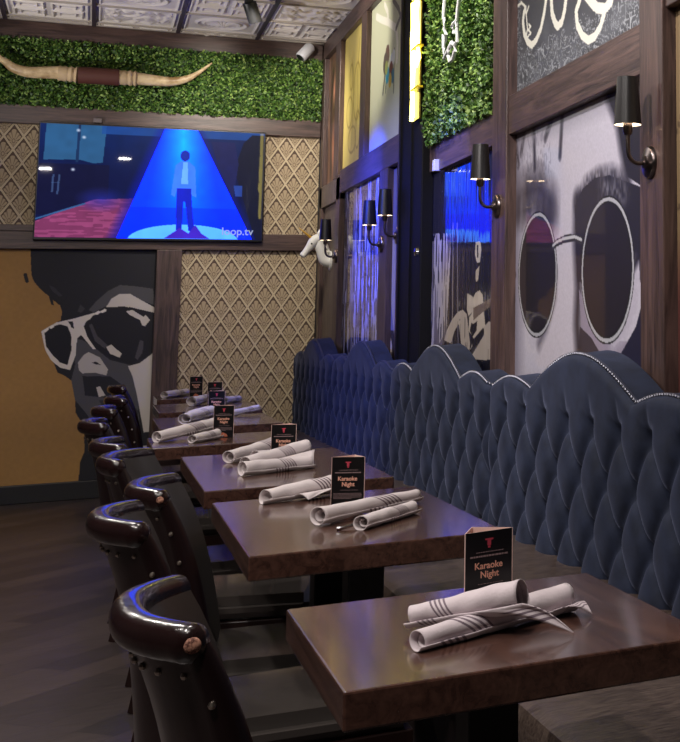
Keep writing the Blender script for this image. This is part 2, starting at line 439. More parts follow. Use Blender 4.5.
rp(10.22, 10.43, 2.43, 3.535, woodZ)

# wallpaper and mural on the back wall
wb = bpy.data.objects['wall_back']
mesh('wallpaper', [(-.86, YB - .004, 2.085), (-.4, YB - .004, 2.085), (-.4, YB - .004, 2.865), (-.86, YB - .004, 2.865),
                   (1.1, YB - .004, 2.035), (1.64, YB - .004, 2.035), (1.64, YB - .004, 2.865), (1.1, YB - .004, 2.865),
                   (.611, YB - .004, .135), (1.64, YB - .004, .135), (1.64, YB - .004, 1.90), (.611, YB - .004, 1.90)],
     [(0, 1, 2, 3), (4, 5, 6, 7), (8, 9, 10, 11)], wallpaper, wb)

MX0, MZ1 = -.86, 1.90
def mpts(l, s=4.0, ox=0, oy=240):
    r = []
    for a, b2 in l:
        x, z = ony(ox + a / s, oy + b2 / s, YB - .005); r.append((x - MX0, MZ1 - z))
    return r
def mustard(U, V):
    img = np.zeros(U.shape + (3,)); n = vnoise(U, V, .5, .35, 3); n2 = vnoise(U, V, .02, .02, 5)
    img[...] = np.array((160, 120, 66)) ; img *= (.92 + .14 * n + .05 * n2)[..., None]
    put(img, U < .55, (70, 50, 40), .0)
    sil = mpts([(122, 30), (124, 110), (126, 140), (135, 165), (160, 195), (195, 225), (205, 258), (216, 262), (212, 240), (240, 262), (248, 285), (243, 322), (225, 330), (168, 362), (166, 375), (172, 400), (180, 430), (195, 460), (215, 492), (230, 530), (262, 545), (285, 562), (296, 600), (300, 640), (302, 690), (330, 738), (338, 776), (337, 848), (320, 888), (314, 960), (314, 1050), (640, 1050), (640, 30)])
    DK, GR, WH = (30, 29, 36), (78, 76, 80), (205, 196, 188)
    put(img, inpoly(U, V, sil), DK)
    put(img, dpoly(U, V, mpts([(101, 138), (108, 165)])) < .012, DK)
    P = lambda l, c: put(img, inpoly(U, V, mpts(l)), c)
    P([(355, 280), (385, 245), (430, 205), (480, 180), (540, 185), (612, 195), (622, 262), (560, 240), (500, 215), (450, 235), (430, 262), (375, 290)], GR)
    P([(310, 285), (322, 258), (340, 275), (325, 292)], (60, 58, 64)); P([(195, 180), (215, 188), (250, 222), (240, 228), (210, 205)], (52, 50, 58))
    P([(425, 268), (445, 235), (480, 215), (520, 215), (560, 238), (622, 272), (622, 298), (560, 280), (500, 266)], WH)
    P([(300, 395), (330, 400), (390, 440), (440, 480), (520, 500), (545, 560), (552, 640), (560, 760), (500, 860), (400, 800), (350, 700), (300, 640), (285, 560), (300, 500)], GR)
    P([(512, 505), (560, 492), (612, 452), (640, 700), (640, 760), (575, 770), (548, 620), (530, 545)], WH)
    P([(535, 520), (640, 520), (640, 704), (585, 704), (570, 700), (548, 620)], WH)
    P([(165, 365), (225, 330), (290, 316), (375, 292), (430, 276), (345, 325), (335, 345), (345, 375), (385, 435), (372, 437), (325, 380), (308, 395), (303, 460), (280, 520), (240, 510), (205, 482), (182, 442), (172, 400)], (222, 212, 200))
    P([(340, 345), (370, 303), (440, 276), (520, 268), (622, 292), (618, 430), (580, 470), (520, 494), (440, 472), (380, 432), (348, 385)], (24, 22, 32))
    P([(178, 372), (200, 348), (240, 337), (270, 345), (285, 380), (286, 440), (270, 500), (240, 490), (210, 460), (184, 425)], (22, 21, 30))
    P([(356, 340), (368, 335), (390, 385), (430, 420), (420, 435), (380, 405)], (72, 68, 74)); P([(540, 470), (560, 400), (575, 405), (570, 450), (550, 480)], (72, 68, 74))
    P([(505, 285), (530, 280), (575, 308), (583, 300), (600, 320), (580, 345), (568, 340), (560, 320), (520, 300)], WH); P([(425, 428), (445, 418), (487, 455), (478, 470), (440, 455)], (210, 200, 185))
    P([(270, 325), (292, 325), (296, 355), (285, 350), (280, 337)], DK); P([(380, 292), (395, 282), (402, 290), (388, 300)], (235, 225, 215)); P([(403, 285), (420, 275), (426, 284), (408, 293)], (235, 225, 215))
    P([(175, 360), (190, 350), (196, 358), (180, 370)], (235, 225, 215)); P([(197, 348), (214, 341), (218, 348), (202, 356)], (235, 225, 215))
    P([(315, 520), (312, 490), (335, 460), (355, 448), (400, 470), (432, 518), (425, 542), (380, 530), (330, 534)], (188, 180, 172))
    P([(365, 490), (385, 487), (405, 500), (385, 498)], DK)
    P([(330, 545), (440, 545), (490, 580), (520, 640), (430, 632), (340, 622)], DK)
    P([(385, 590), (400, 585), (422, 622), (395, 628)], (200, 190, 180)); P([(450, 605), (480, 590), (500, 610), (470, 620)], GR)
    P([(395, 640), (520, 650), (560, 690), (520, 720), (420, 690)], (50, 49, 55)); P([(385, 690), (400, 660), (425, 700), (420, 722)], (170, 160, 150))
    return img
o = grid_canvas('wall_mural', (MX0, YB - .005, MZ1), (1, 0, 0), (0, 0, -1), .43 - MX0, MZ1 - .135, 300, 400, mustard, matte_m)
tag(o, 'painted wall mural of a face in wayfarer style sunglasses on mustard yellow, below the screen', 'mural')
o['label'] = 'mustard wall mural of a dark face in white rimmed sunglasses below the television'

# ------------------------------------------------------------------ leaf walls
def leaves(name, label, x_axis, origin, W, H, count, size, depth, edge_n=(0, -1, 0)):
    """W along x_axis, H up; leaves stand off along edge_n"""
    r = RNG; ax = np.array(x_axis, float); up = np.array((0, 0, 1.0)); nrm = np.array(edge_n, float)
    u = r.random(count) * W; v = r.random(count) * H
    hh = .35 + .65 * vnoise(u, v, .05, .05, 11)
    c = np.array(origin) + u[:, None] * ax + v[:, None] * up + (r.random(count) * depth * hh)[:, None] * nrm
    d = r.normal(size=(count, 3)); d += nrm * .3; d /= np.linalg.norm(d, axis=1)[:, None]
    n = r.normal(size=(count, 3)) * .6 + nrm + up * .45; n -= (n * d).sum(1)[:, None] * d; n /= np.linalg.norm(n, axis=1)[:, None]
    s = np.cross(n, d); L_ = size * (.7 + .6 * r.random(count))[:, None]; w = L_ * .34
    p0 = c - d * L_ * .5; p1 = c + s * w; p2 = c + d * L_ * .5 + n * L_ * .08; p3 = c - s * w
    P = np.stack([p0, p1, p2, p3], 1)
    lo = np.array(origin); 
    F = np.arange(count * 4).reshape(count, 4)
    me = bpy.data.meshes.new(name); me.from_pydata(P.reshape(-1, 3).tolist(), [], F.tolist()); me.materials.append(leaf_m)
    a = me.attributes.new('tone', 'FLOAT', 'POINT'); t = np.clip(r.random(count) ** 1.2 * .95, 0, 1); a.data.foreach_set('value', np.repeat(t, 4).astype(np.float32))
    return bpy.data.objects.new(name, me)
hb = thing('greenery_panel', 'long band of artificial boxwood leaves behind the longhorns, above the television', 'greenery', (0, YB - .01, 3.01))
bo = G().box((-.86, -.02, .0), (1.64, .005, .52)).obj('backing', mat('leaf_backing', L(20, 32, 14), .8), hb)
lo = leaves('foliage', '', (1, 0, 0), (-.86, -.015, -.01), 2.5, .54, 24000, .026, .06); link(lo, hb); lo['kind'] = 'stuff'
hr = thing('greenery_panel', 'tall panel of artificial boxwood leaves on the right wall beside the yellow neon', 'greenery', (XR, 5.80, 2.30))
G().box((-.03, .0, .0), (0, 1.36, 1.38)).obj('backing', MATS['leaf_backing'], hr)
lo = leaves('foliage', '', (0, 1, 0), (-.03, .02, -.02), 1.32, 1.4, 34000, .026, .075, (-1, 0, 0)); link(lo, hr); lo['kind'] = 'stuff'

# ------------------------------------------------------------------ prints on the right wall
PXW = 1.682
def wall_print(name, label, cat, y0, y1, z0, z1, fn, m, nx, ny, frame=False):
    o = thing(name, label, cat, (PXW, (y0 + y1) / 2, z0))
    p = grid_canvas('printed_face', (0, (y1 - y0) / 2, z1 - z0), (0, -1, 0), (0, 0, -1), y1 - y0, z1 - z0, nx, ny, lambda U, V: fn(U, V, y1, z1), m, o)
    G().box((.0005, -(y1 - y0) / 2, 0), (.0075, (y1 - y0) / 2, z1 - z0)).obj('board', base_black, o)
    return o
def tr(l, y1, z1, s=1.0, ox=0, oy=0):
    r = []
    for a, b2 in l:
        y, z = onx(ox + a / s, oy + b2 / s, PXW); r.append((y1 - y, z1 - z))
    return r
def face_glasses(U, V, y1, z1):
    img = np.zeros(U.shape + (3,)); img[...] = (205, 200, 214)
    n = vnoise(U, V, .04, .12, 1); n2 = vnoise(U, V, .012, .02, 2)
    T = lambda l: tr(l, y1, z1, 3.4, 480, 0)
    B = lambda l: tr(l, y1, z1, 3.4, 480, 200)
    DK = (34, 31, 44)
    # forehead shading on the far side, strands of hair
    put(img, soft(U, .16), (120, 118, 140), .7)
    for st in ([(183, 430), (186, 570)], [(280, 385), (272, 530)], [(245, 400), (222, 470)], [(150, 455), (140, 520)], [(120, 470), (130, 560)]):
        put(img, soft(dpoly(U, V, T(st)), .028) ** .6, (44, 40, 52), .95)
    put(img, (n2 > .62) & (V < .45) & (U < .5), (150, 146, 160), .6)
    put(img, soft(V, .10), (120, 115, 128), .5)
    # hair at the near side
    hair = T([(430, 318), (470, 420), (482, 500), (500, 600), (560, 640), (560, 200)])
    put(img, inpoly(U, V, hair), DK)
    put(img, soft(dpoly(U, V, T([(435, 325), (470, 420), (482, 500), (500, 600)])), .05), DK, .85)
    # far brow
    put(img, soft(dpoly(U, V, T([(105, 690), (150, 660), (200, 640), (240, 690)])), .14) ** .8 * (.5 + .7 * n), (62, 56, 68), .95)
    put(img, soft(dpoly(U, V, B([(100, 60), (140, 40), (200, 25), (245, 70)])), .12) * (.5 + .8 * n), (62, 56, 68), .9)
    # near brow and eye socket
    brow = T([(322, 700), (350, 640), (390, 605), (440, 595), (500, 618), (560, 640), (560, 960), (330, 960)])
    put(img, inpoly(U, V, brow), DK)
    put(img, soft(dpoly(U, V, T([(330, 690), (360, 635), (400, 605), (450, 597), (505, 622)])), .06) * (.4 + .9 * n2), DK, .95)
    put(img, soft(dpoly(U, V, T([(425, 640), (480, 650)])), .10) * n2, (150, 148, 160), .8)
    # side of the nose
    put(img, soft(dpoly(U, V, B([(330, 0), (328, 150), (335, 300), (330, 420), (336, 520), (340, 600)])), .07), DK, .95)
    put(img, inpoly(U, V, B([(336, 300), (350, 520), (420, 560), (560, 600), (560, 480), (440, 480), (380, 430)])), (150, 140, 160), .9)
    put(img, inpoly(U, V, B([(340, 430), (380, 470), (430, 560), (350, 560), (335, 500)])), DK, .85)
    # light cheek right of the near lens
    put(img, inpoly(U, V, B([(522, 215), (540, 200), (545, 300), (530, 380), (500, 450), (455, 500), (440, 480), (490, 420), (515, 330)])), (196, 190, 205))
    put(img, soft(dpoly(U, V, B([(530, 230), (528, 350), (495, 440), (450, 490)])), .06) * (.6 + .6 * n2), (190, 184, 200), .9)
    put(img, inpoly(U, V, B([(556, 330), (556, 640), (470, 640), (480, 520), (530, 430)])), (30, 28, 52), 1)
    # far cheek: white, thin dark at the nose
    put(img, soft(dpoly(U, V, B([(240, 170), (256, 250), (252, 330), (225, 430), (200, 490)])), .05), (110, 104, 116), .9)
    put(img, soft(dpoly(U, V, B([(95, 200), (120, 255)])), .022), DK)
    put(img, soft(dpoly(U, V, B([(512, 250), (545, 180)])), .03), DK)
    # lenses and wire
    for cy, cz, R_ in ((5.258, 1.49, .258), (4.418, 1.477, .262)):
        cu, cv = y1 - cy, z1 - cz; d = np.hypot(U - cu, V - cv)
        put(img, d < R_, (30, 24, 34)); put(img, np.abs(d - R_) < .016, (24, 24, 28)); put(img, np.abs(d - R_ - .002) < .007, (185, 185, 192))
    put(img, dpoly(U, V, B([(248, 158), (262, 145), (290, 132), (322, 128), (345, 138)])) < .016, (50, 48, 54))
    put(img, dpoly(U, V, B([(248, 155), (262, 142), (290, 129), (322, 125), (345, 135)])) < .006, (200, 200, 206))
    img *= (.95 + .07 * vnoise(U, V, .006, .006, 9))[..., None]
    return img
plain_print = mat('flat_glossy_print', rough=.5, coat=1, coat_rough=.03); plain_print.node_tree.nodes['Principled BSDF'].inputs['Coat IOR'].default_value = 1.65
nn, l, b = nt(plain_print); at = nn.new('ShaderNodeAttribute'); at.attribute_name = 'ink'; l.new(at.outputs['Color'], b.inputs['Base Color'])
wall_print('photo_mural', 'large black and white photo print of a face wearing round wire glasses', 'mural', 3.97, 5.57, .0, 2.14, face_glasses, plain_print, 360, 510)

def guitarist(U, V, y1, z1):
    img = np.zeros(U.shape + (3,)); img[...] = (16, 15, 30)
    P = lambda l: tr(l, y1, z1, 6.19, 420, 240)
    S = (196, 184, 172); n = vnoise(U, V, .03, .25, 4); n2 = vnoise(U, V, .015, .1, 6)
    # hanging cloth left
    put(img, inpoly(U, V, P([(30, 10), (185, 0), (190, 60), (165, 560), (150, 640), (60, 742), (20, 742), (30, 500), (60, 330), (35, 200)])), (120, 110, 112), 1)
    put(img, (n > .5) & inpoly(U, V, P([(30, -40), (190, -40), (190, 60), (165, 560), (60, 742), (20, 742), (60, 330), (35, 200)])), (196, 186, 180), .9)
    put(img, (n2 < .3) & (U < .6), (28, 26, 36), .8)
    put(img, soft(dpoly(U, V, P([(55, 300), (45, 420), (40, 560)])), .05), (40, 36, 44), .9)
    for st in ([(205, -100), (198, 700)], [(230, -100), (236, 700)]): put(img, dpoly(U, V, P(st)) < .008, (120, 115, 130))
    put(img, inpoly(U, V, P([(165, 560), (200, 490), (235, 445), (265, 432), (290, 460), (300, 560), (310, 640), (300, 742), (262, 742), (250, 600), (240, 520), (215, 560), (190, 640), (150, 620)])), (188, 176, 166))
    put(img, (n2 < .4) & inpoly(U, V, P([(225, 500), (290, 470), (300, 742), (230, 742)])), (70, 62, 66), .8)
    put(img, inpoly(U, V, P([(345, 15), (375, 10), (380, 60), (370, 140), (352, 140), (340, 90)])), (205, 198, 195)); put(img, inpoly(U, V, P([(352, 30), (360, 30), (362, 110), (353, 110)])), (16, 15, 30))
    put(img, inpoly(U, V, P([(345, 190), (368, 160), (360, 250), (345, 258)])), S)
    put(img, inpoly(U, V, P([(292, 330), (325, 350), (345, 400), (330, 440), (300, 470), (290, 430)])), S)
    put(img, inpoly(U, V, P([(328, 360), (345, 325), (370, 312), (388, 340), (392, 420), (405, 540), (340, 620), (300, 560), (305, 480), (335, 430)])), (205, 192, 178))
    put(img, inpoly(U, V, P([(330, 420), (440, 360), (445, 400), (350, 480), (330, 500)])), (110, 92, 82))
    put(img, inpoly(U, V, P([(318, 510), (330, 520), (355, 500), (350, 560), (325, 600), (308, 560)])), (18, 16, 24))
    put(img, inpoly(U, V, P([(290, 742), (330, 620), (420, 510), (442, 500), (442, 742)])), (186, 174, 164)); put(img, (n < .45) & inpoly(U, V, P([(330, 742), (400, 560), (442, 560), (442, 742)])), (50, 44, 50), .9)
    put(img, dpoly(U, V, P([(330, 640), (390, 570), (290, 742)])) < .02, (20, 18, 26))
    put(img, vnoise(U, V, .006, .006, 21) > .985, (210, 205, 210))
    return img
wall_print('photo_mural', 'dark glossy photo print of a seated guitar player right of the black post', 'mural', 5.80, 7.18, .0, 2.14, guitarist, print_m, 260, 510)
def streaks(U, V, y1, z1):
    img = np.zeros(U.shape + (3,)); n = vnoise(U, V, .035, .35, 8); n2 = vnoise(U, V, .02, .09, 9); img[...] = (46, 42, 48)
    put(img, n > .48, (104, 98, 104), .9); put(img, n2 * n > .34, (205, 200, 205), .9); put(img, n < .22, (18, 16, 22), .8)
    put(img, soft(np.abs(U - .42 - .03 * np.sin(V * 5)), .07), (150, 142, 146), .9); put(img, soft(np.abs(U - .62), .03), (30, 26, 32), .8)
    put(img, soft(U, .12), (14, 12, 16), .8)
    return img
wall_print('photo_mural', 'glossy black and silver streaked photo print between the two far sconces', 'mural', 8.53, 10.10, .0, 2.295, streaks, print_m, 220, 408)
def sleeve(U, V, y1, z1):
    img = np.zeros(U.shape + (3,)); img[...] = (34, 32, 54); T = lambda l: tr(l, y1, z1)
    put(img, inpoly(U, V, T([(388, 175), (397, 168), (396, 330), (390, 330), (388, 250)])), (130, 130, 190))
    put(img, inpoly(U, V, T([(383, 315), (386, 312), (392, 345), (392, 365), (384, 365)])), (215, 200, 200))
    put(img, inpoly(U, V, T([(391, 240), (396, 240), (394, 335), (391, 300)])), (200, 190, 205))
    return img
wall_print('photo_mural', 'narrow glossy photo print with a pale sleeve left of the black post', 'mural', 7.95, 8.27, .0, 2.295, sleeve, print_m, 90, 340)
def chalk(U, V, y1, z1):
    img = np.zeros(U.shape + (3,)); n = vnoise(U, V, .2, .15, 12); n2 = vnoise(U, V, .01, .01, 13); n3 = vnoise(U, V, .05, .04, 14)
    img[...] = (62, 64, 70); img *= (.85 + .3 * n)[..., None]
    C = lambda l: tr(l, y1, z1, 4.533, 500, 0)
    band = soft(np.abs(V - (z1 - 2.324) + .02) / (1 + 1.2 * n3), .17) + soft(U, .09)
    put(img, (np.abs(np.sin(20 * n3 + 16 * U) * np.cos(17 * vnoise(U, V, .06, .06, 15) + 14 * V)) < .12) & (band > .45), (190, 194, 198), .75)
    put(img, soft(np.abs(V - (z1 - 2.324)), .30) * vnoise(U, V, .07, .05, 16), (128, 132, 138), .6)
    put(img, n2 > .9, (120, 122, 126), .2)
    put(img, soft(np.abs(V - (z1 - 2.324)), .02), (130, 132, 136), .7)
    cream = (232, 230, 215)
    for pts, w in (([(210, -10), (200, 60), (185, 130), (165, 180), (145, 205), (125, 190), (110, 150), (104, 100), (108, 60), (115, 40)], .030), ([(95, 15), (78, 30), (72, 70)], .014), ([(95, 10), (115, 30), (120, 80), (125, 130), (118, 165)], .012), ([(130, 30), (120, 60)], .012), ([(130, 110), (140, 120), (128, 135), (140, 150), (125, 168)], .010),
                   ([(232, -10), (236, 60), (250, 105), (262, 120), (280, 100), (292, 50), (300, -10)], .034), ([(365, -10), (345, 50), (350, 110), (372, 160), (400, 182), (430, 165), (455, 120), (470, 70), (478, 30)], .032), ([(400, -10), (440, 35), (475, 40), (500, 10)], .040), ([(385, -10), (425, 40), (470, 52), (505, 20), (512, -10)], .016)):
        p = C(pts); d = dpoly(U, V, p); put(img, d < w * .55, cream)
    return img
wall_print('chalkboard', 'black chalkboard with cream script lettering above the round glasses mural', 'chalkboard', 3.97, 5.57, 2.324, 3.60, chalk, semi_m, 340, 280)
def portrait(U, V, y1, z1):
    img = np.zeros(U.shape + (3,)); n = vnoise(U, V, .1, .2, 17); img[...] = (110, 80, 60); img *= (.6 + .8 * n)[..., None]
    put(img, soft(np.hypot((U - .28) / .8, V - .32), .16), (220, 150, 120)); put(img, soft(np.hypot((U - .3), (V - .85) / 2), .16), (190, 120, 85))
    put(img, soft(dpoly(U, V, [(.42, .0), (.45, .25), (.4, .6)]), .06), (215, 222, 235)); put(img, soft(dpoly(U, V, [(.2, .15), (.12, .5), (.2, 1)]), .07), (40, 26, 22), .9)
    return img
wall_print('framed_picture', 'colour portrait picture nearest the back corner, first of the upper row', 'picture', 10.43, 10.98, 2.43, 3.535, portrait, semi_m, 70, 140)
def yellow_pic(U, V, y1, z1):
    img = np.zeros(U.shape + (3,)); img[...] = (226, 204, 112); img *= (.93 + .1 * vnoise(U, V, .1, .2, 19))[..., None]
    c = (150, 122, 50)
    for k in range(5):
        a = np.linspace(0, 2 * PI, 30); cx, cy, r, ry = [(.25, .62, .12, .12), (.55, .50, .14, .22), (.38, .85, .16, .1), (.6, .8, .1, .14), (.3, .35, .07, .1)][k]
        put(img, soft(dpoly(U, V, list(zip(cx + r * np.cos(a), cy + ry * np.sin(a)))), .016), c, .8)
    put(img, soft(dpoly(U, V, [(.62, .1), (.56, .35), (.6, .6), (.5, .95)]), .014), c, .8); put(img, soft(dpoly(U, V, [(.3, .2), (.42, .5), (.35, .95)]), .012), c, .7)
    return img
wall_print('framed_picture', 'yellow picture with fine line drawing, second of the upper row', 'picture', 9.33, 10.22, 2.475, 3.535, yellow_pic, semi_m, 120, 150)
def deer_pic(U, V, y1, z1):
    img = np.zeros(U.shape + (3,)); img[...] = (206, 208, 178)
    T = lambda l: tr(l, y1, z1, 5.667, 300, 0)
    for pts, w, c in (([(435, 95), (470, 115), (500, 125), (545, 160), (552, 240), (548, 340)], .03, (238, 235, 222)), ([(480, 25), (497, 70), (500, 125)], .024, (238, 235, 222)), ([(528, 0), (560, 50), (570, 90), (545, 160)], .022, (96, 92, 84)), ([(470, 530), (480, 440), (485, 330)], .018, (88, 84, 80)), ([(485, 520), (490, 430)], .016, (92, 88, 82)), ([(530, 520), (532, 420), (535, 280)], .016, (120, 118, 105))):
        put(img, soft(dpoly(U, V, T(pts)), w * 1.3) > .3, c)
    for (a, b2), r, c in zip([(495, 310), (485, 360), (520, 350), (515, 405), (495, 425), (525, 430), (510, 455), (490, 385), (530, 320)], [.07, .08, .06, .07, .06, .05, .05, .05, .05], [(110, 84, 74), (92, 80, 74), (214, 225, 235), (120, 62, 48), (52, 156, 190), (60, 120, 150), (205, 170, 60), (150, 160, 90), (225, 228, 228)]):
        p = T([(a, b2)])[0]; put(img, np.hypot(U - p[0], (V - p[1])) < r, c)
    return img
wall_print('framed_picture', 'pale green deer antler picture with coloured flowers left of the black post', 'picture', 7.95, 9.14, 2.475, 3.535, deer_pic, semi_m, 150, 150)
def tan_pic(U, V, y1, z1):
    img = np.zeros(U.shape + (3,)); s = (V - U * .3) * 1.0
    img[...] = (150, 126, 92); put(img, np.clip((V - .75) / .25, 0, 1), (112, 62, 58)); put(img, V > 1.75, (168, 140, 108))
    put(img, dpoly(U, V, [(0, .42), (.3, .1)]) < .008, (96, 78, 60)); put(img, dpoly(U, V, [(0, .68), (.5, .5)]) < .008, (96, 78, 60))
    return img
wall_print('photo_mural', 'tan and dark red photo print at the right edge, beyond the nearest post', 'mural', 2.6, 3.765, .0, 2.33, tan_pic, print_m, 60, 238)

# black steel post with the yellow neon
bp = thing('steel_post', 'tall black steel post on the right wall behind the yellow neon sign', 'post', (1.64, 7.52, 0))
G().box((-.025, -.34, 0), (.045, .26, ZC - .02), 0, .006).obj('column', mat('post_black', L(12, 11, 13), .6, spec=.15), bp)
G().box((-.035, -.10, 0), (-.025, -.06, ZC - .02)).box((-.035, .2, 0), (-.025, .24, ZC - .02)).obj('rib', MATS['post_black'], bp)
G().lathe([(.002, -.085), (.022, -.08), (.026, -.062)], (.04, -.27, 1.69), 'x', 12).obj('rivet', chrome, bp, True)
br_ = G().box((1.62, 6.90, 2.12), (1.68, 6.95, 2.185), 0, .004).obj('wall_bracket', white_plastic); tag(br_, 'small white metal bracket at the lower left corner of the leaf panel', 'bracket')
ns = thing('neon_sign', 'glowing yellow neon tube sign on the black steel post', 'neon sign', (1.575, 7.2, 2.45))
def off(l): return [(0, y - 7.2, z - 2.45) for y, z in l]
G().tube(off([(7.285, 2.45), (7.25, 2.9), (7.22, 3.0)]), .011, 8).tube(off([(7.26, 2.47), (7.30, 2.95), (7.285, 3.0), (7.18, 2.99), (7.135, 2.80), (7.21, 2.76)]), .013, 8).tube(off([(7.285, 3.0), (7.30, 3.15), (7.19, 3.14), (7.185, 3.0)]), .013, 8).tube(off([(7.27, 3.14), (7.27, 3.62)]), .012, 8).tube(off([(7.22, 3.14), (7.215, 3.62)]), .012, 8).obj('tube', neon_m, ns, True)
for z in (2.62, 2.86, 3.15):
    G().box((-.012, -.10, z - 2.45), (.02, .08, z - 2.438)).obj('clip', mat('clip_yellow', L(200, 170, 30), .4), ns)
G().box((.012, -.05, .0), (.020, .14, 1.2)).obj('backing_panel', mat('neon_tinted_acrylic', L(110, 92, 30), .35), ns)  # the neon's yellow light on the backing is put into its colour
# white unlit tube sign on the leaves
ws = thing('tube_sign', 'unlit white bent tube sign hung on the right leaf panel', 'sign', (1.53, 6.5, 2.75))
def wpts(l, X=1.55):
    return [(X - 1.53, onx(410 + a / 8.24, b2 / 8.24, X)[0] - 6.5, onx(410 + a / 8.24, b2 / 8.24, X)[1] - 2.75) for a, b2 in l]
G().tube(wpts([(290, -60), (280, 60), (278, 150), (285, 240), (300, 290), (290, 340), (275, 290), (278, 400), (283, 480), (310, 420), (345, 360)]), .010, 7).obj('tube', white_plastic, ws, True)
G().tube(wpts([(412, -60), (395, 60), (385, 170), (362, 190), (348, 220), (360, 270), (385, 260), (392, 220), (385, 180), (392, 260), (390, 340), (370, 370)]), .010, 7).obj('tube', white_plastic, ws, True)
G().tube(wpts([(345, 350), (322, 400), (315, 460), (330, 505), (355, 480), (372, 420), (370, 370), (345, 350)]), .011, 7).obj('tube', white_plastic, ws, True)

# ------------------------------------------------------------------ television
tvx0, tvx1, tvz0, tvz1, tvy = -.425, 1.203, 1.968, 2.88, 11.05
tv = thing('television', 'large flat television showing a blue spotlit stage, on the back wall', 'television', ((tvx0 + tvx1) / 2, tvy, tvz0))
hw, th = (tvx1 - tvx0) / 2, tvz1 - tvz0
G().box((-hw, .003, 0), (hw, .045, th), 0, .004).obj('casing', tv_body, tv)
G().box((-.25, .045, .25), (.25, .092, .65)).obj('mounting_plate', tv_body, tv)
def tvpix(U, V):
    W_, H_ = 2 * hw - .02, th - .03
    u, v = U / W_, V / H_; img = np.zeros(U.shape + (3,)); n = vnoise(U, V, .05, .05, 31); n2 = vnoise(U, V, .06, .012, 32)
    img[...] = (4, 10, 60); put(img, np.clip(1 - v * 2.2, 0, 1), (6, 34, 96), .7); put(img, (u < .3) & (v > .35) & (v < .8), (8, 8, 40), .7)
    put(img, inpoly(u, v, [(.025, .0), (.28, .0), (.27, .33), (.23, .34), (.17, .31), (.02, .32)]), (34, 84, 132)); put(img, dpoly(u, v, [(.165, .0), (.16, .33)]) < .006, (14, 40, 84))
    put(img, (u > .26) & (v < .07), (20, 70, 150), .8)
    put(img, inpoly(u, v, [(.0, .86), (.24, .66), (.46, .64), (.42, 1.0), (.0, 1.0)]), (118, 44, 88)); put(img, (n2 > .55) & inpoly(u, v, [(.0, .86), (.24, .66), (.46, .64), (.42, 1), (.0, 1.)]), (158, 66, 118), .7)
    put(img, soft(np.hypot(u - .27, v - .66), .12), (30, 40, 180), .6); put(img, dpoly(u, v, [(.0, .84), (.2, .7)]) < .006, (44, 84, 140))
    beam = inpoly(u, v, [(.54, -.02), (.68, -.02), (.96, 1.02), (.34, 1.02)])
    put(img, soft(dpoly(u, v, [(.54, 0), (.34, 1.0)]), .05), (0, 10, 170), .7); put(img, soft(dpoly(u, v, [(.68, 0), (.95, 1.0)]), .04), (4, 14, 130), .8)
    put(img, beam, (0, 36, 235)); w = soft(np.abs(u - (.62 + .02 * v)), .10 + .10 * v) * np.clip(1.15 - v * .95, 0, 1)
    put(img, w * beam, (0, 132, 250), .9); put(img, beam & (v > .72), (0, 18, 225), .5)
    put(img, np.hypot((u - .64) / .25, (v - 1.02) / .15) < 1, (60, 130, 225))
    S = lambda l, c: put(img, inpoly(u, v, l), c)
    put(img, np.hypot((u - .632) / .022, (v - .24) / .05) < 1, (8, 22, 90)); S([(.59, .33), (.615, .29), (.65, .29), (.68, .34), (.69, .62), (.665, .6), (.66, .56), (.60, .56), (.592, .62), (.575, .6)], (36, 84, 190)); S([(.625, .3), (.645, .3), (.65, .5), (.618, .5)], (70, 120, 220))
    S([(.60, .54), (.665, .54), (.675, .75), (.69, .93), (.66, .93), (.64, .66), (.632, .66), (.63, .95), (.605, .95), (.6, .75)], (6, 16, 110))
    S([(.55, 1.), (.6, .93), (.62, .9), (.66, .95), (.69, .87), (.72, .95), (.76, 1.)], (40, 20, 110))
    S([(.86, .35), (.9, .1), (.94, .02), (1, .02), (1, 1), (.97, 1)], (10, 12, 38)); S([(.75, .1), (.78, .3), (.86, .62), (.88, .3), (.86, .1)], (18, 22, 78)); S([(.86, .5), (.9, .5), (.9, .6), (.87, .6)], (30, 60, 150))
    for p in ((.16, .05), (.185, .11), (.145, .40)): put(img, soft(np.hypot(u - p[0], (v - p[1]) * .6), .012), (215, 225, 250))  # reflections of the ceiling lamps, painted as white dots into the picture
    for q in ([(.065, .45), (.062, .6)], [(.09, .45), (.085, .62)], [(.062, .52), (.09, .52)]): put(img, dpoly(u, v, q) < .004, (70, 100, 150), .6)
    img *= (.94 + .1 * n)[..., None]
    img *= np.where(beam, 1, .54)[..., None]; img[..., :2] *= np.where(beam, .80, 1)[..., None]
    return img
grid_canvas('screen', (-hw + .01, 0, th - .012), (1, 0, 0), (0, 0, -1), 2 * hw - .02, th - .03, 380, 230, tvpix, tv_m, tv)
def text_mesh(name, s, size, m, parent, loc, rot, ext=.0006, label=None, sx=1, bold=0, shear=0):
    cu = bpy.data.curves.new(name, 'FONT'); cu.body = s; cu.size = size; cu.extrude = ext; cu.align_x = 'CENTER'; cu.offset = bold; cu.shear = shear
    t = bpy.data.objects.new(name + '_tmp', cu); COL.objects.link(t)
    bpy.context.view_layer.update()
    me = bpy.data.meshes.new_from_object(t.evaluated_get(bpy.context.evaluated_depsgraph_get())); bpy.data.objects.remove(t)
    me.materials.clear(); me.materials.append(m)
    o = bpy.data.objects.new(name, me); link(o, parent); o.location = loc; o.rotation_euler = rot; o.scale = (sx, 1, 1)
    if label: o['label'] = label
    return o
text_mesh('channel_logo', 'loop.tv', .085, mat('logo_glow', (0, 0, 0, 1), emit=L(190, 205, 250), estr=.6), tv, (.62, -.003, .055), (PI / 2, 0, 0), bold=.001)
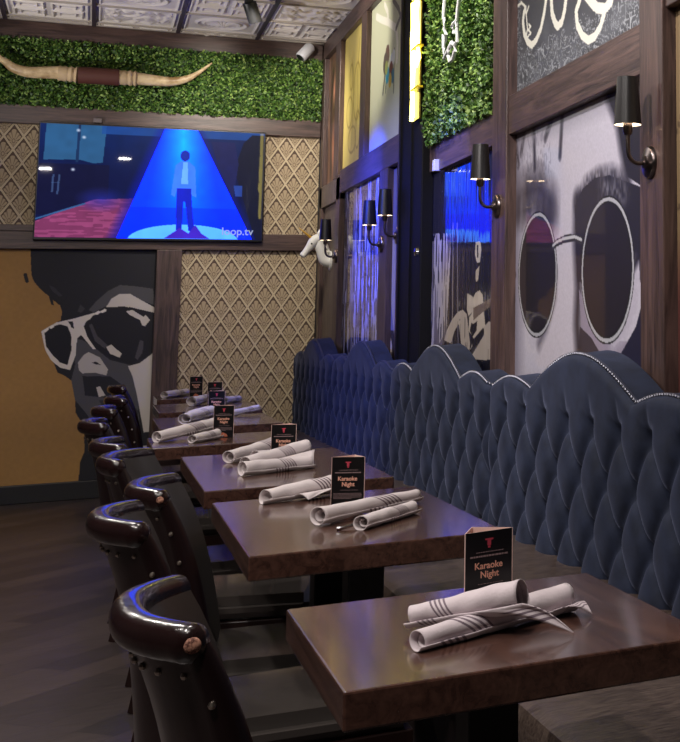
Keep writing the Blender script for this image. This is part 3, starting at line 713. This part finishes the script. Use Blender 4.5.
sb = G().box((-.03, -.012, 0), (.03, .02, .035), 0, .004).obj('wall_bracket', mat('bracket_grey', L(110, 100, 100), .5)); sb.location = (-.03, FY - .015, 2.895); tag(sb, 'small grey bracket on the beam above the television', 'bracket')

# ------------------------------------------------------------------ longhorn mount
lh = thing('longhorn_mount', 'mounted pair of longhorn horns with brown leather centre on the back leaf band', 'horns', (-.05, 11.0, 3.25))
def hp(l, Y=10.99): return [(ony(a, b2, Y)[0] + .05, Y - 11.0, ony(a, b2, Y)[1] - 3.25) for a, b2 in l]
def curve(pts, n=8):
    out = []
    for i in range(len(pts) - 1):
        p0, p1, p2, p3 = [Vector(pts[max(0, min(len(pts) - 1, i + k))]) for k in (-1, 0, 1, 2)]
        for j in range(n):
            t = j / n; out.append(.5 * ((2 * p1) + (-p0 + p2) * t + (2 * p0 - 5 * p1 + 4 * p2 - p3) * t * t + (-p0 + 3 * p1 - 3 * p2 + p3) * t ** 3))
    out.append(Vector(pts[-1])); return out
def taper(c, r0, r1, p=1): n = len(c); return [r0 + (r1 - r0) * (i / (n - 1)) ** p for i in range(n)]
c = curve(hp([(60, 72.5), (45, 72.5), (28, 72), (14, 68), (6, 62), (0, 58), (-4, 52)])); G().tube(c, taper(c, .052, .012, 1.3), 14).obj('horn', ivory, lh, True)
c = curve(hp([(132, 78), (150, 80), (170, 81.5), (186, 79), (198, 73), (212, 63)])); G().tube(c, taper(c, .052, .006, 1.3), 14).obj('horn', ivory, lh, True)
c = curve(hp([(78, 75), (97, 76), (119, 77.5)]), 4); G().tube(c, .066, 16).obj('leather_wrap', brown_leather, lh, True)
for a, b2 in (((58, 73), (78, 75)), ((118, 77.5), (137, 78.5))):
    c = curve(hp([a, b2]), 8); G().tube(c, [.058 + .008 * math.sin(3 * i) for i in range(len(c))], 16).obj('rope_collar', rope_m, lh, True)
# ------------------------------------------------------------------ sconces
def make_sconce():
    s = thing('wall_sconce', '', 'sconce', (0, 0, 0))
    G().lathe([(.002, -.03), (.02, -.028), (.022, -.020), (.050, -.014), (.056, -.006), (.056, 0)], (0, 0, 0), 'x', 28).obj('back_plate', iron, s, True)
    c = curve([(-.02, 0, 0), (-.05, 0, -.004), (-.074, 0, .012), (-.082, 0, .045), (-.082, 0, .12)], 6); G().tube(c, .0075, 10).obj('arm', iron, s, True)
    G().lathe([(.012, .09), (.016, .10), (.016, .135)], (-.082, 0, 0), 'z', 14).obj('socket', iron, s, True)
    n = 32; vs = []; prof = [(.048, .115), (.038, .30), (.036, .30), (.0455, .116)]
    sh = G().lathe([(.046, .124), (.036, .286)], (-.082, 0, 0), 'z', 32, cap=False).obj('lamp_shade', shade_m, s, True)
    G().lathe([(.0458, .1245), (.0445, .125), (.0346, .285)], (-.082, 0, 0), 'z', 32, cap=False).obj('shade_lining', shade_in, sh, True)
    G().ball((-.082, 0, .160), .016, 6, sc=(1, 1, 1.3)).obj('bulb', bulb_white, s, True)
    return s
sc0 = make_sconce()
SC = [(FX - .012, 3.87, 1.816, 'nearest black shaded wall sconce, right of the round glasses mural'), (FX - .012, 5.70, 1.822, 'black shaded wall sconce between the guitar print and the round glasses mural'),
      (FX - .005, 7.90, 1.825, 'black shaded wall sconce just left of the black steel post'), (FX, 8.42, 1.802, 'black shaded wall sconce on the narrow post, second from the back corner'),
      (FX, 10.18, 1.81, 'farthest black shaded wall sconce, in front of the white unicorn head')]
for i, (x, y, z, lab) in enumerate(SC):
    s = sc0 if i == 0 else copy_tree(sc0)
    s.location = (x, y, z); s['label'] = lab; s['group'] = 'black shaded wall sconces'
# ------------------------------------------------------------------ unicorn head
un = thing('unicorn_head', 'white faceted unicorn head trophy with gold horn near the back corner', 'wall trophy', (1.674, 10.62, 1.815))
G().lathe([(.075, -.012), (.08, -.006), (.08, .005)], (0, 0, -.02), 'x', 24).obj('mount_plate', white_resin, un, True)
c = curve([(0, 0, -.03), (-.045, 0, -.015), (-.075, 0, .06), (-.105, 0, .15)], 6)
g = G().tube(c, [.050, .050, .049, .048, .047, .046, .045, .044, .043, .042, .042, .041, .040, .040, .039, .037, .035, .032, .028], 12)
c = curve([(-.075, 0, .155), (-.12, 0, .15), (-.165, 0, .09), (-.205, 0, .035), (-.222, 0, .01)], 5)
g.tube(c, [.020, .030, .036, .038, .040, .041, .041, .040, .038, .035, .032, .029, .027, .026, .025, .025, .026, .026, .024, .019, .008], 12).obj('head', white_resin, un, True)
G().tube([(-.155, 0, .165), (-.25, 0, .245)], [.012, .002], 8).obj('horn', horn_gold, un, True, label='gold spiral horn')
for q in (-1, 1): G().ball((-.155, .036 * q, .115), .007, 5).obj('eye', MATS['base_black'], un, True)
for q in (-1, 1): G().tube([(-.10, .028 * q, .18), (-.09, .036 * q, .205), (-.085, .038 * q, .24)], [.010, .014, .002], 8).obj('ear', white_resin, un, True)
for k in range(5):
    a = k / 4; G().tube(curve([(-.095 + .07 * a, 0, .19 - .13 * a), (-.055 + .05 * a, .02, .17 - .14 * a), (-.035 + .03 * a, .045, .12 - .13 * a)], 4), [.014] * 8 + [.004], 8).obj('mane', white_resin, un, True)
# ------------------------------------------------------------------ track spot and camera-like white spot
sp = thing('ceiling_spotlight', 'black cylinder spotlight hanging from the tin ceiling', 'spotlight', (.90, 9.62, ZC - .02))
G().lathe([(.03, -.05), (.03, 0)], (0, 0, 0), 'z', 16).obj('mount', black_metal, sp, True)
b0 = G().lathe([(.044, -.16), (.048, -.155), (.048, -.01), (.02, 0)], (0, 0, 0), 'z', 22).obj('lamp_body', black_metal, sp, True); b0.location = (.0, 0, -.035); b0.rotation_euler = (math.radians(20), math.radians(-22), 0)
wspot = thing('wall_spotlight', 'white bullet spotlight on the beam in the back corner, aimed down', 'spotlight', (1.52, FY - .0, 3.64))
G().tube([(0, 0, .01), (0, -.05, .01), (.01, -.09, -.02)], .008, 8).obj('arm', white_plastic, wspot, True)
b1 = G().lathe([(.040, -.13), (.046, -.12), (.046, .0), (.03, .02), (.004, .025)], (0, 0, 0), 'z', 22).obj('lamp_body', white_plastic, wspot, True); b1.location = (.0, -.10, -.02); b1.rotation_euler = (math.radians(-12), math.radians(38), 0)
b2_ = G().lathe([(.036, -.132), (.036, -.129)], (0, 0, 0), 'z', 20).obj('lens', black_metal, b1)

# ------------------------------------------------------------------ banquette
XB = 1.50
def prof(s):
    a = abs(s)
    if a < .49: return 1.033 + .141 * math.cos(PI * a / .98)
    t = (a - .49) / .51
    return 1.033 - .021 * t + .046 * math.sin(PI * t)
def puff(y, z, y0, y1, zt):
    Y, Z = y - 3.524, z - .931
    u, v = Y / .247 + Z / .326, Y / .247 - Z / .326
    su, sv = np.abs(np.sin(PI * u)), np.abs(np.sin(PI * v))
    cr = np.exp(-(su / .40) ** 1.5) + np.exp(-(sv / .40) ** 1.5); cr = np.minimum(cr, 1.25)
    dia = 1 - .46 * cr + .12 * np.sqrt(su * sv)
    # above the last row the pleats run straight up and fade out
    sy = np.abs(np.sin(PI * Y / .247)); rise = np.clip((z - .931) / .13, 0, 1)
    ver = .98 - .48 * np.exp(-(sy / .28) ** 1.3) * (1 - rise) ** 1.2
    k = np.clip((z - .915) / .09, 0, 1); k = k * k * (3 - 2 * k)
    h = dia * (1 - k) + ver * k
    r = np.hypot((np.mod(Y + .1235, .247) - .1235), np.minimum(np.abs(np.mod(Z + .163, .326) - .163), 9))
    r2 = np.hypot((np.mod(Y, .247) - .1235), (np.mod(Z, .326) - .163))
    h = h - .35 * np.exp(-(np.minimum(r, np.where(z > 1.0, 9, r2)) / .03) ** 2) * (z < 1.0)
    edge = np.minimum(y - y0, y1 - y); e = np.clip(edge / .09, 0, 1); e = np.sqrt(1 - (1 - e) ** 2)
    top = np.clip((zt - z) / .04, 0, 1); top = np.sqrt(1 - (1 - top) ** 2)
    return (.046 * h + .010) * (.35 + .65 * e) * (.55 + .45 * top) + .022 * e + .006, e
def banquette(y0, y1, label):
    c = (y0 + y1) / 2; hl = (y1 - y0) / 2
    t = thing('banquette', label, 'booth seat', (1.3, c, 0), 0, 'tufted navy banquette sections along the right wall')
    ny, nz = int((y1 - y0) / .0085), 110
    ys = np.linspace(y0 + .003, y1 - .003, ny); tops = np.array([prof((y - c) / hl) for y in ys])
    T = np.linspace(0, 1, nz); Y, TT = np.meshgrid(ys, T); Z = .36 + TT * (tops[None, :] - .36)
    h, e = puff(Y, Z, y0, y1, tops[None, :] + 0 * Z)
    X = XB + .045 - h
    vs = np.stack([X - 1.3, Y - c, Z], -1).reshape(-1, 3).tolist()
    idx = np.arange(ny * nz).reshape(nz, ny)
    fs = np.stack([idx[:-1, :-1], idx[:-1, 1:], idx[1:, 1:], idx[1:, :-1]], -1).reshape(-1, 4).tolist()
    # plain top and rear
    n0 = len(vs); XT = 1.60
    last = idx[-1]
    for j in range(ny): vs.append((XB + .03 - 1.3, ys[j] - c, tops[j] + .004))
    for j in range(ny): vs.append((XT - 1.3, ys[j] - c, tops[j] + .010))
    for j in range(ny): vs.append((XT - 1.3, ys[j] - c, .36))
    A = [int(i) for i in last]; Bq = list(range(n0, n0 + ny)); Cq = list(range(n0 + ny, n0 + 2 * ny)); D = list(range(n0 + 2 * ny, n0 + 3 * ny))
    for P_, Q in ((A, Bq), (Bq, Cq), (Cq, D)):
        for j in range(ny - 1): fs.append((P_[j], P_[j + 1], Q[j + 1], Q[j]))
    for j in (0, ny - 1):
        loop = [int(idx[i][j]) for i in range(nz)] + [Bq[j], Cq[j], D[j]]; fs.append(tuple(loop))
    back = mesh('tufted_back', vs, fs, velvet, t, True); smooth_angle(back, 70)
    # nailhead welt just under the rim
    pts = [(XB - .008 + .03 * (1 - min(1, (hl - abs(y - c)) / .06)) - 1.3, y - c, prof((y - c) / hl) + .002) for y in np.linspace(y0 + .01, y1 - .01, 90)]
    G().tube(pts, .0065, 8).obj('welt', mat('welt_navy', L(44, 48, 66), .5), t, True)
    if y0 < 6:
        g = G(); step = .018
        L_ = 0; prev = None; ds = []
        for y in np.linspace(y0 + .01, y1 - .01, 900):
            p = Vector((XB - .014 + .03 * (1 - min(1, (hl - abs(y - c)) / .06)) - 1.3, y - c, prof((y - c) / hl) + .002))
            if prev is None or (p - prev).length >= step: ds.append(p); prev = p
        for p in ds: g.ball(p, .0072, 4, sc=(.8, 1, 1))
        g.obj('nailhead_trim', steel_nail, t, True, kind='stuff', label='close row of silver nailheads along the top edge')
    # buttons
    bm_ = None
    for r, z in enumerate((.931, .772, .608, .443)):
        k0 = 0 if r % 2 == 0 else .5
        for k in range(-4, 40):
            y = 3.524 + (k + k0) * .247
            if y < y0 + .06 or y > y1 - .06: continue
            if bm_ is None:
                g = G(); g.ball((0, 0, 0), .0085, 5, sc=(.7, 1, 1)); b = g.obj('button', crystal, t, True); bm_ = b.data
            else: b = bpy.data.objects.new('button', bm_); link(b, t)
            b.location = (XB + .006 - 1.3, y - c, z)
    # seat
    G().box((.86 - 1.3, y0 + .006 - c, .30), (1.545 - 1.3, y1 - .006 - c, .46), 0, .035).obj('seat_cushion', seat_leather, t, True)
    G().box((.92 - 1.3, y0 + .01 - c, 0), (1.60 - 1.3, y1 - .01 - c, .30), 0, .005).obj('base', dark_wood_base, t)
    return t
BS = [(.94, 3.10), (3.10, 5.263), (5.263, 7.24), (7.24, 9.17), (9.17, 11.06)]
BL = ['nearest tufted navy banquette section, cut off by the right edge of the picture', 'tufted navy velvet banquette section under the round glasses mural', 'tufted navy velvet banquette section below the guitar print',
      'tufted blue banquette section between the two middle and far sconces', 'farthest tufted blue banquette section, against the patterned wallpaper']
for (a, b2), lab in zip(BS, BL): banquette(a, b2, lab)

# ------------------------------------------------------------------ tables
TZ = .76
def table(x0, x1, y0, y1, label, peds):
    t = thing('dining_table', label, 'table', ((x0 + x1) / 2, (y0 + y1) / 2, 0), 0, 'dark wood tables in a row along the banquette')
    w, d = (x1 - x0) / 2, (y1 - y0) / 2
    G().box((-w, -d, TZ - .058), (w, d, TZ), 0, .004).obj('tabletop', table_wood, t)
    for py in peds:
        G().box((-.045, py - .045, .03), (.045, py + .045, TZ - .06), 0, .004).obj('pedestal', black_metal, t)
        G().box((-.18, py - .03, 0), (.18, py + .03, .03), 0, .006).box((-.03, py - .2, .0), (.03, py + .2, .03), 0, .006).obj('pedestal_base', black_metal, t)
        G().box((-.2, py - .03, TZ - .066), (.2, py + .03, TZ - .057)).obj('mounting_plate', black_metal, t)
    return t
TB = [(.348, .950, 1.99, 2.612, 'nearest dark wood table, with a karaoke card and two crossed napkins', (0,)),
      (.345, .955, 3.235, 4.262, 'long dark wood table, second from the camera', (-.27, .27)),
      (.345, .950, 4.56, 5.80, 'long dark wood table, third from the camera', (-.3, .3)),
      (.258, .870, 6.30, 6.86, 'dark wood table jutting left, fourth from the camera', (0,)),
      (.335, .940, 7.40, 8.28, 'dark wood table, fifth from the camera', (0,)),
      (.390, .990, 8.78, 9.70, 'dark wood table, sixth from the camera', (0,)),
      (.442, .990, 10.33, 10.93, 'farthest dark wood table, nearly touching the patterned wallpaper', (0,))]
for a in TB: table(*a)

# ------------------------------------------------------------------ chairs
def zoff(z):  # how far the back leans back at height z, relative to its top
    return .118 * (1 - math.exp(-(.9 - z) / .21))
def chair_back_ring(z, w, t, bow, x0, n=18):
    """closed ring of points at height z: outer arc then inner arc, ends rounded"""
    pts = []
    for i in range(n + 1):
        s = -1 + 2 * i / n; pts.append((x0 - bow * (1 - abs(s) ** 2.5) - t / 2, s * w / 2, z))
    for k in range(1, 4):
        a = PI * k / 4; pts.append((x0 - t / 2 * math.cos(a), w / 2 + t / 2 * math.sin(a) * .8, z))
    for i in range(n + 1):
        s = 1 - 2 * i / n; pts.append((x0 - bow * (1 - abs(s) ** 2.5) + t / 2, s * w / 2, z))
    for k in range(1, 4):
        a = PI * k / 4; pts.append((x0 + t / 2 * math.cos(a), -w / 2 - t / 2 * math.sin(a) * .8, z))
    return pts
def loft(rings, mi_fn=None):
    n = len(rings[0]); vs = [p for r in rings for p in r]; fs = []; mi = []
    for i in range(len(rings) - 1):
        for k in range(n):
            fs.append((i * n + k, i * n + (k + 1) % n, (i + 1) * n + (k + 1) % n, (i + 1) * n + k)); mi.append(mi_fn(k) if mi_fn else 0)
    fs.append(tuple(range(n))[::-1]); fs.append(tuple(range((len(rings) - 1) * n, len(rings) * n))); mi += [0, 0]
    return vs, fs, mi
def make_chair():
    t = thing('dining_chair', '', 'chair')
    # origin: middle of the back's crest seen from above (top tips at x = 0)
    rings = []
    for i in range(15):
        z = .36 + (.878 - .36) * i / 14
        q = (z - .36) / .5; rings.append(chair_back_ring(z, .385 - .008 * q, .080 - .042 * q, .050 + .018 * q, zoff(z) + .010 * (1 - q)))
    v, f, mi = loft(rings, lambda k: 1 if 22 <= k < 40 else 0)
    o = mesh('backrest', v, f, [leather, leather_in], t, True); o.data.polygons.foreach_set('material_index', mi); smooth_angle(o, 55)
    rings = []
    for i in range(11):
        a = PI * i / 10; hh = -math.cos(a); th = math.sin(a)
        z = .870 + hh * .026
        rings.append([(x, y, z + .006 * (1 - (y / .22) ** 2)) for x, y, z in chair_back_ring(z, .378, .012 + .040 * th, .069, zoff(.868) - .009)])
    v, f, mi = loft(rings); o = mesh('crest_roll', v, f, leather_crest, t, True)
    # nailheads under the roll and down each side of the outer back
    nm = None
    def nail(x, y, z):
        nonlocal nm
        if nm is None: g = G(); g.ball((0, 0, 0), .0058, 4); b = g.obj('nailhead', nail_m, t, True); nm = b.data
        else: b = bpy.data.objects.new('nailhead', nm); link(b, t)
        b.location = (x, y, z)
    for i in range(9):
        s = -.94 + 1.88 * i / 8; z = .826
        nail(zoff(z) - .068 * (1 - abs(s) ** 2.5) - .0205, s * .185, z)
    for s in (-1, 1):
        for k in range(5):
            z = .79 - k * .07; q = (z - .36) / .5; nail(zoff(z) + .012 * (1 - q) - .012, s * ((.385 - .008 * q) / 2 + (.080 - .042 * q) * .40 - .002), z)
    # seat
    sx0, sx1, sw = .115, .585, .225
    bm = bmesh.new(); bmesh.ops.create_cube(bm, size=1)
    for q in bm.verts: q.co = Vector((sx0 + (q.co.x + .5) * (sx1 - sx0), q.co.y * 2 * (sw if q.co.x > 0 else sw - .02), .395 + (q.co.z + .5) * .075))
    bmesh.ops.bevel(bm, geom=list(bm.edges), offset=.030, segments=4, affect='EDGES'); bm.verts.index_update()
    g = G(); g.add([q.co[:] for q in bm.verts], [[q.index for q in ff.verts] for ff in bm.faces]); bm.free()
    g.obj('seat', leather_seat, t, True)
    G().box((sx0, -sw + .015, .335), (sx1 - .012, sw - .015, .40), 0, .004).obj('seat_rail', chair_wood, t)
    for sy in (-1, 1):
        G().tube([(sx1 - .035, sy * (sw - .04), .36), (sx1 - .035, sy * (sw - .04), 0)], [.026, .018], 4).obj('leg', chair_wood, t)
        G().tube([(.15, sy * (sw - .045), .40), (.13, sy * (sw - .045), .2), (.085, sy * (sw - .045), 0)], [.026, .024, .019], 4).obj('leg', chair_wood, t)
    return t
ch0 = make_chair()
CH = [(.127, 2.12, 0, 'nearest dark leather chair, at the first table, with a worn light patch on its crest'),
      (.094, 3.16, 0, 'dark leather chair directly behind the nearest chair, at the second table'),
      (.180, 3.70, .12, 'dark leather chair with a worn notch on its crest, at the second table'),
      (.125, 4.56, .25, 'turned dark leather chair with its nailhead row facing the camera, third table'),
      (.095, 5.12, 0, 'dark leather chair at the far end of the third table'),
      (.050, 6.25, 0, 'dark leather chair at the fourth table, farthest left of the row'),
      (.100, 7.25, 0, 'dark leather chair at the near side of the fifth table'),
      (.165, 8.25, 0, 'dark leather chair at the far side of the fifth table'),
      (.195, 9.75, 0, 'farthest dark leather chair, before the mural and the last tables')]
chairs = []
for i, (x, y, rz, lab) in enumerate(CH):
    c = ch0 if i == 0 else copy_tree(ch0)
    c.location = (x, y, 0); c.rotation_euler = (0, 0, -rz); c['label'] = lab; c['group'] = 'dark leather chairs along the tables'; chairs.append(c)
def patch(parent, pts, label):
    o = G().add(pts, [tuple(range(len(pts)))]).obj('worn_patch', worn, parent, label=label); return o
def worn_blob(parent, cx, cy, cz, r, n, tilt):
    g = G(); g.ball((0, 0, 0), r, 6, sc=(.8, .35, .8)); o = g.obj('worn_patch', worn, parent, True, label='pale scuffed patch where the leather is worn through')
    o.location = (cx, cy, cz); return o
worn_blob(chairs[0], -.006 + zoff(.868), -.2075, .872, .014, 9, 0)
worn_blob(chairs[2], -.006 + zoff(.868), -.2075, .874, .011, 9, 0)

# ------------------------------------------------------------------ menu cards
def make_menu():
    t = thing('menu_card', '', 'menu card')
    w, h, th = .098, .150, .0012; d = .062
    P0, P1, P2 = Vector((-w / 2, 0, 0)), Vector((w / 2, 0, 0)), Vector((-.004, d, 0))
    for k, (a, b) in enumerate(((P0, P1), (P1, P2), (P2, P0))):
        n = (b - a).cross(Vector((0, 0, 1))).normalized() * th
        v = [a, b, b - n, a - n]; v = v + [p + Vector((0, 0, h)) for p in v]
        g = G(); g.add(v, [(0, 1, 5, 4), (1, 2, 6, 5), (2, 3, 7, 6), (3, 0, 4, 7), (4, 5, 6, 7), (3, 2, 1, 0)]); g.mi = [0, 1, 1, 1, 1, 1]
        o = g.obj('card_panel', [menu_black, menu_white], t)
        o['kind'] = o.get('kind', '') if False else 'part'; del o['kind']
    R_ = (PI / 2, 0, 0)
    text_mesh('title', 'Karaoke', .0168, txt_peach, t, (-.001, -.0008, .083), R_, .0002, 'peach coloured title lettering', bold=.0003)
    text_mesh('title', 'Night', .0168, txt_peach, t, (.001, -.0008, .067), R_, .0002, 'peach coloured title lettering', bold=.0003)
    g = G(); g.box((-.008, -.001, .1335), (.008, -.0003, .1365)).box((-.0035, -.001, .124), (.0035, -.0003, .1335)).box((-.0022, -.001, .1195), (.0022, -.0003, .1232)); g.obj('emblem', txt_red, t, label='small red emblem')
    g = G(); r = random.Random(3)
    def line(z, x0, x1, hh):
        x = x0
        while x < x1:
            wd = r.uniform(.0015, .006); g.box((x, -.0009, z), (min(x + wd, x1), -.0003, z + hh)); x += wd + .0012
    line(.1120, -.026, .030, .0012); line(.1040, -.038, .038, .0030); line(.0555, -.022, .030, .0008)
    for q in range(5): line(.046 - q * .0036, -.041, .041 - (q == 4) * .03, .0012)
    g.obj('small_print', txt_grey, t, label='rows of tiny grey print')
    g = G(); g.add([(-.022, -.0008, .004), (.022, -.0008, .004), (.016, -.0008, .016), (.006, -.0008, .020), (-.004, -.0008, .024), (-.014, -.0008, .016)], [(0, 1, 2, 3, 4, 5)]); g.obj('food_picture', mat('print_orange', L(170, 95, 70), .6), t)
    return t
m0 = make_menu()
MN = [((.665, 2.355, TZ), 12, 'black karaoke night card on the nearest table'), ((.672, 3.858, TZ), -30, 'black karaoke night card on the second table'),
      ((.67, 5.24, TZ), -30, 'black karaoke night card on the third table'), ((.578, 6.66, TZ), -28, 'black karaoke night card on the fourth table'),
      ((.665, 8.15, TZ), -28, 'black karaoke night card on the fifth table'), ((.755, 9.42, TZ), -25, 'black karaoke night card on the sixth table'), ((.715, 10.55, TZ), -25, 'black karaoke night card on the farthest table')]
for i, (p, r, lab) in enumerate(MN):
    m = m0 if i == 0 else copy_tree(m0)
    m.location = p; m.rotation_euler = (0, 0, math.radians(r)); m['label'] = lab; m['group'] = 'karaoke night cards on the tables'

# ------------------------------------------------------------------ napkins
def napkin(a, b, r0, r1, label, z0=0, z1=0, m=cloth1, seed=0, turns=1.9, skew=.012, flap=None, group='rolled cloth napkins'):
    rr = random.Random(seed); a = Vector((a[0], a[1], TZ + r0 * .92 + z0)); b = Vector((b[0], b[1], TZ + r1 * .92 + z1))
    base = Vector((a.x, a.y, TZ)); ax = (b - a); Ln = ax.length; ax.normalize(); sd = ax.cross(Vector((0, 0, 1))).normalized(); up = sd.cross(ax).normalized()
    ns, na = 30, int(26 * turns); ph = -.35 - 2 * PI * turns
    vs = []; uvs = []
    for j in range(na + 1):
        tt = j / na; ang = ph + 2 * PI * turns * tt; rad = .28 + .72 * (tt ** .6)
        for i in range(ns + 1):
            s = i / ns; R = (r0 + (r1 - r0) * s) * rad
            R *= 1 + .05 * math.sin(9 * s + ang * 1.5 + seed) + .03 * math.sin(23 * s - 2 * ang)
            sk = skew * (tt - .5) * 2 * (1 if s > .5 else -1) * abs(2 * s - 1)
            p = a + ax * (Ln * s + sk) + sd * (math.cos(ang) * R * 1.06) + up * (math.sin(ang) * R * .92)
            if p.z < TZ + .0015: p.z = TZ + .0015 + .0004 * (1 - tt)
            vs.append(p - base); uvs.append((tt, s + .10 * math.sin(ang) * .3 + (tt - 1) * .35))
    fs = []
    for j in range(na):
        for i in range(ns): q = j * (ns + 1) + i; fs.append((q, q + 1, q + ns + 2, q + ns + 1))
    if flap:
        n0 = len(vs); k = 12
        # a loose triangular corner falling from the outer wrap to the table
        A_ = Vector(vs[na * (ns + 1) + int(ns * flap[1])]); B_ = Vector(vs[na * (ns + 1) + ns]); C_ = Vector((flap[0][0], flap[0][1], TZ + .006)) - base
        top = [A_.lerp(B_, i / k) for i in range(k + 1)]
        for j in range(k + 1):
            for i in range(k + 1):
                p = top[i].lerp(C_, j / k); w = math.sin(PI * j / k); p = p + up * (.010 * w) + sd * (.004 * math.sin(6 * i / k) * w)
                if p.z < .002: p.z = .002
                vs.append(p); uvs.append((j / k, .02 + .32 * j / k))
        for j in range(k):
            for i in range(k): q = n0 + j * (k + 1) + i; fs.append((q, q + 1, q + k + 2, q + k + 1))
    o = mesh('rolled_napkin', vs, fs, m, None, True); o.location = base
    uvl = o.data.uv_layers.new(name='UVMap')
    for lp in o.data.loops: uvl.data[lp.index].uv = uvs[lp.vertex_index]
    md = o.modifiers.new('thickness', 'SOLIDIFY'); md.thickness = .0016; md.offset = 0
    tag(o, label, 'napkin', group); return o
napkin((.497, 2.165), (.790, 2.290), .019, .030, 'rolled napkin lying underneath on the nearest table, striped corner to the right', 0, 0, cloth1, 1, flap=((.82, 2.23), .8))
napkin((.512, 2.285), (.672, 2.185), .020, .033, 'rolled napkin crossing on top on the nearest table, open end up', .012, .034, cloth1, 2, 2.2, .010, flap=((.745, 2.115), .62))
napkin((.555, 3.60), (.868, 3.86), .027, .021, 'rolled napkin with broad stripes lying on top, near end of the second table', .004, .006, cloth2, 3)
napkin((.640, 3.465), (.815, 3.660), .022, .022, 'short rolled napkin partly under another, near end of the second table', 0, 0, cloth2, 4, 1.6)
napkin((.492, 4.14), (.735, 4.235), .025, .036, 'rolled napkin widening to the right, far end of the second table', 0, .006, cloth2, 5, 2.0, .03, flap=((.60, 4.10), .3))
napkin((.500, 4.93), (.735, 5.02), .030, .026, 'rolled napkin underneath, near end of the third table', 0, 0, cloth2, 6, 2.4)
napkin((.520, 5.00), (.735, 5.16), .026, .034, 'rolled napkin with spiral end raised, near end of the third table', .016, .034, cloth2, 7, 2.6, .02, flap=((.75, 5.02), .2))
napkin((.495, 5.42), (.740, 5.71), .027, .034, 'long rolled napkin, far end of the third table', 0, .02, cloth2, 8)
napkin((.585, 5.34), (.735, 5.45), .028, .024, 'short rolled napkin behind the third karaoke card', 0, 0, cloth2, 9)
napkin((.290, 6.58), (.545, 6.78), .030, .034, 'rolled napkin sloping up, left on the fourth table', 0, .03, cloth2, 10)
napkin((.430, 6.44), (.545, 6.58), .022, .028, 'short rolled napkin beside the fourth karaoke card', 0, 0, cloth2, 11)
napkin((.470, 7.68), (.625, 8.00), .034, .036, 'rolled napkin nearer the camera on the fifth table', 0, .012, cloth2, 12)
napkin((.515, 8.10), (.700, 8.24), .026, .030, 'rolled napkin farther back on the fifth table', 0, .03, cloth2, 13)
napkin((.740, 8.10), (.900, 8.22), .022, .020, 'rolled napkin right of the fifth karaoke card', 0, .02, cloth2, 14)
napkin((.610, 9.35), (.740, 9.62), .036, .030, 'rolled napkin left of the sixth karaoke card', 0, .01, cloth2, 15)
napkin((.820, 9.45), (.930, 9.65), .028, .024, 'rolled napkin right of the sixth karaoke card', 0, .0, cloth2, 16)
napkin((.500, 10.50), (.665, 10.82), .030, .030, 'rolled napkin alone on the farthest table', 0, 0, cloth2, 17)
# cutlery handle peeking out of the short napkin on the second table
fk = G().tube([(.585, 3.50, TZ + .004), (.60, 3.495, TZ + .006), (.65, 3.52, TZ + .012)], [.006, .0045, .004], 8).obj('fork', chrome, None, True); tag(fk, 'metal fork handle poking out of a napkin on the second table', 'fork')

# ------------------------------------------------------------------ lights
def area(name, loc, rot, size, power, col=(1, 1, 1), sy=None, spread=PI):
    d = bpy.data.lights.new(name, 'AREA'); d.energy = power; d.color = col; d.size = size
    if sy: d.shape = 'RECTANGLE'; d.size_y = sy
    d.spread = spread
    o = bpy.data.objects.new(name, d); link(o); o.location = loc; o.rotation_euler = rot; return o
def spot(name, loc, target, power, col, ang, blend=.5, rad=.04):
    d = bpy.data.lights.new(name, 'SPOT'); d.energy = power; d.color = col; d.spot_size = math.radians(ang); d.spot_blend = blend; d.shadow_soft_size = rad
    o = bpy.data.objects.new(name, d); link(o); o.location = loc; o.rotation_euler = (Vector(target) - Vector(loc)).to_track_quat('-Z', 'Y').to_euler(); return o
WARM, COOL = (1, .86, .70), (.92, .92, 1)
for k, (x, y, p) in enumerate(((-.7, 1.0, 62), (-1.6, 2.6, 40), (-1.0, 5.2, 75), (-.9, 8.0, 45), (.3, 2.6, 30))):
    area('ceiling_downlight', (x, y, 3.62), (0, 0, 0), .14, p, (1, .93, .88))
spot('ceiling_fill', (-2.4, 8.6, 1.6), (.6, 10.3, 3.69), 380, (1, .95, .92), 56, .8)  # added fill without a fixture, brightens the tin ceiling from below
spot('spot_corner', (.9, 9.3, 3.5), (1.25, 11.1, 2.6), 150, (1, .93, .82), 80, .8)
spot('spot_glasses', (.1, 3.4, 3.6), (1.68, 4.9, 1.9), 290, (1, .93, .92), 60, .7)
spot('spot_leaves', (.5, 6.0, 3.6), (1.68, 6.5, 3.0), 190, (1, .95, .82), 80, .7)
spot('spot_pictures', (.4, 8.6, 3.6), (1.68, 9.0, 3.3), 85, (1, .93, .8), 55, .7)
spot('blue_stage_light', (-1.5, 6.3, 3.5), (1.6, 8.2, 1.4), 700, (.05, .12, 1), 42, .9)
spot('seat_spot', (-.5, 4.4, 3.6), (.3, 3.4, .5), 60, (1, .95, .9), 60, .9)
spot('blue_print_fill', (-.6, 5.0, 3.3), (1.68, 6.7, 2.05), 1100, (.02, .05, 1), 16, .8)  # added blue fill, spreads the screen's blue over the whole guitarist print
spot('blue_wall_light', (-.6, 7.6, 3.3), (1.68, 9.0, 2.0), 3600, (.02, .05, 1), 26, .9)
w = bpy.data.worlds.new('world'); scene.world = w; w.use_nodes = True
w.node_tree.nodes['Background'].inputs[0].default_value = (.5, .45, .5, 1); w.node_tree.nodes['Background'].inputs[1].default_value = .05
scene.view_settings.view_transform = 'Standard'; scene.view_settings.look = 'None'; scene.view_settings.gamma = 1; scene.view_settings.exposure = 0
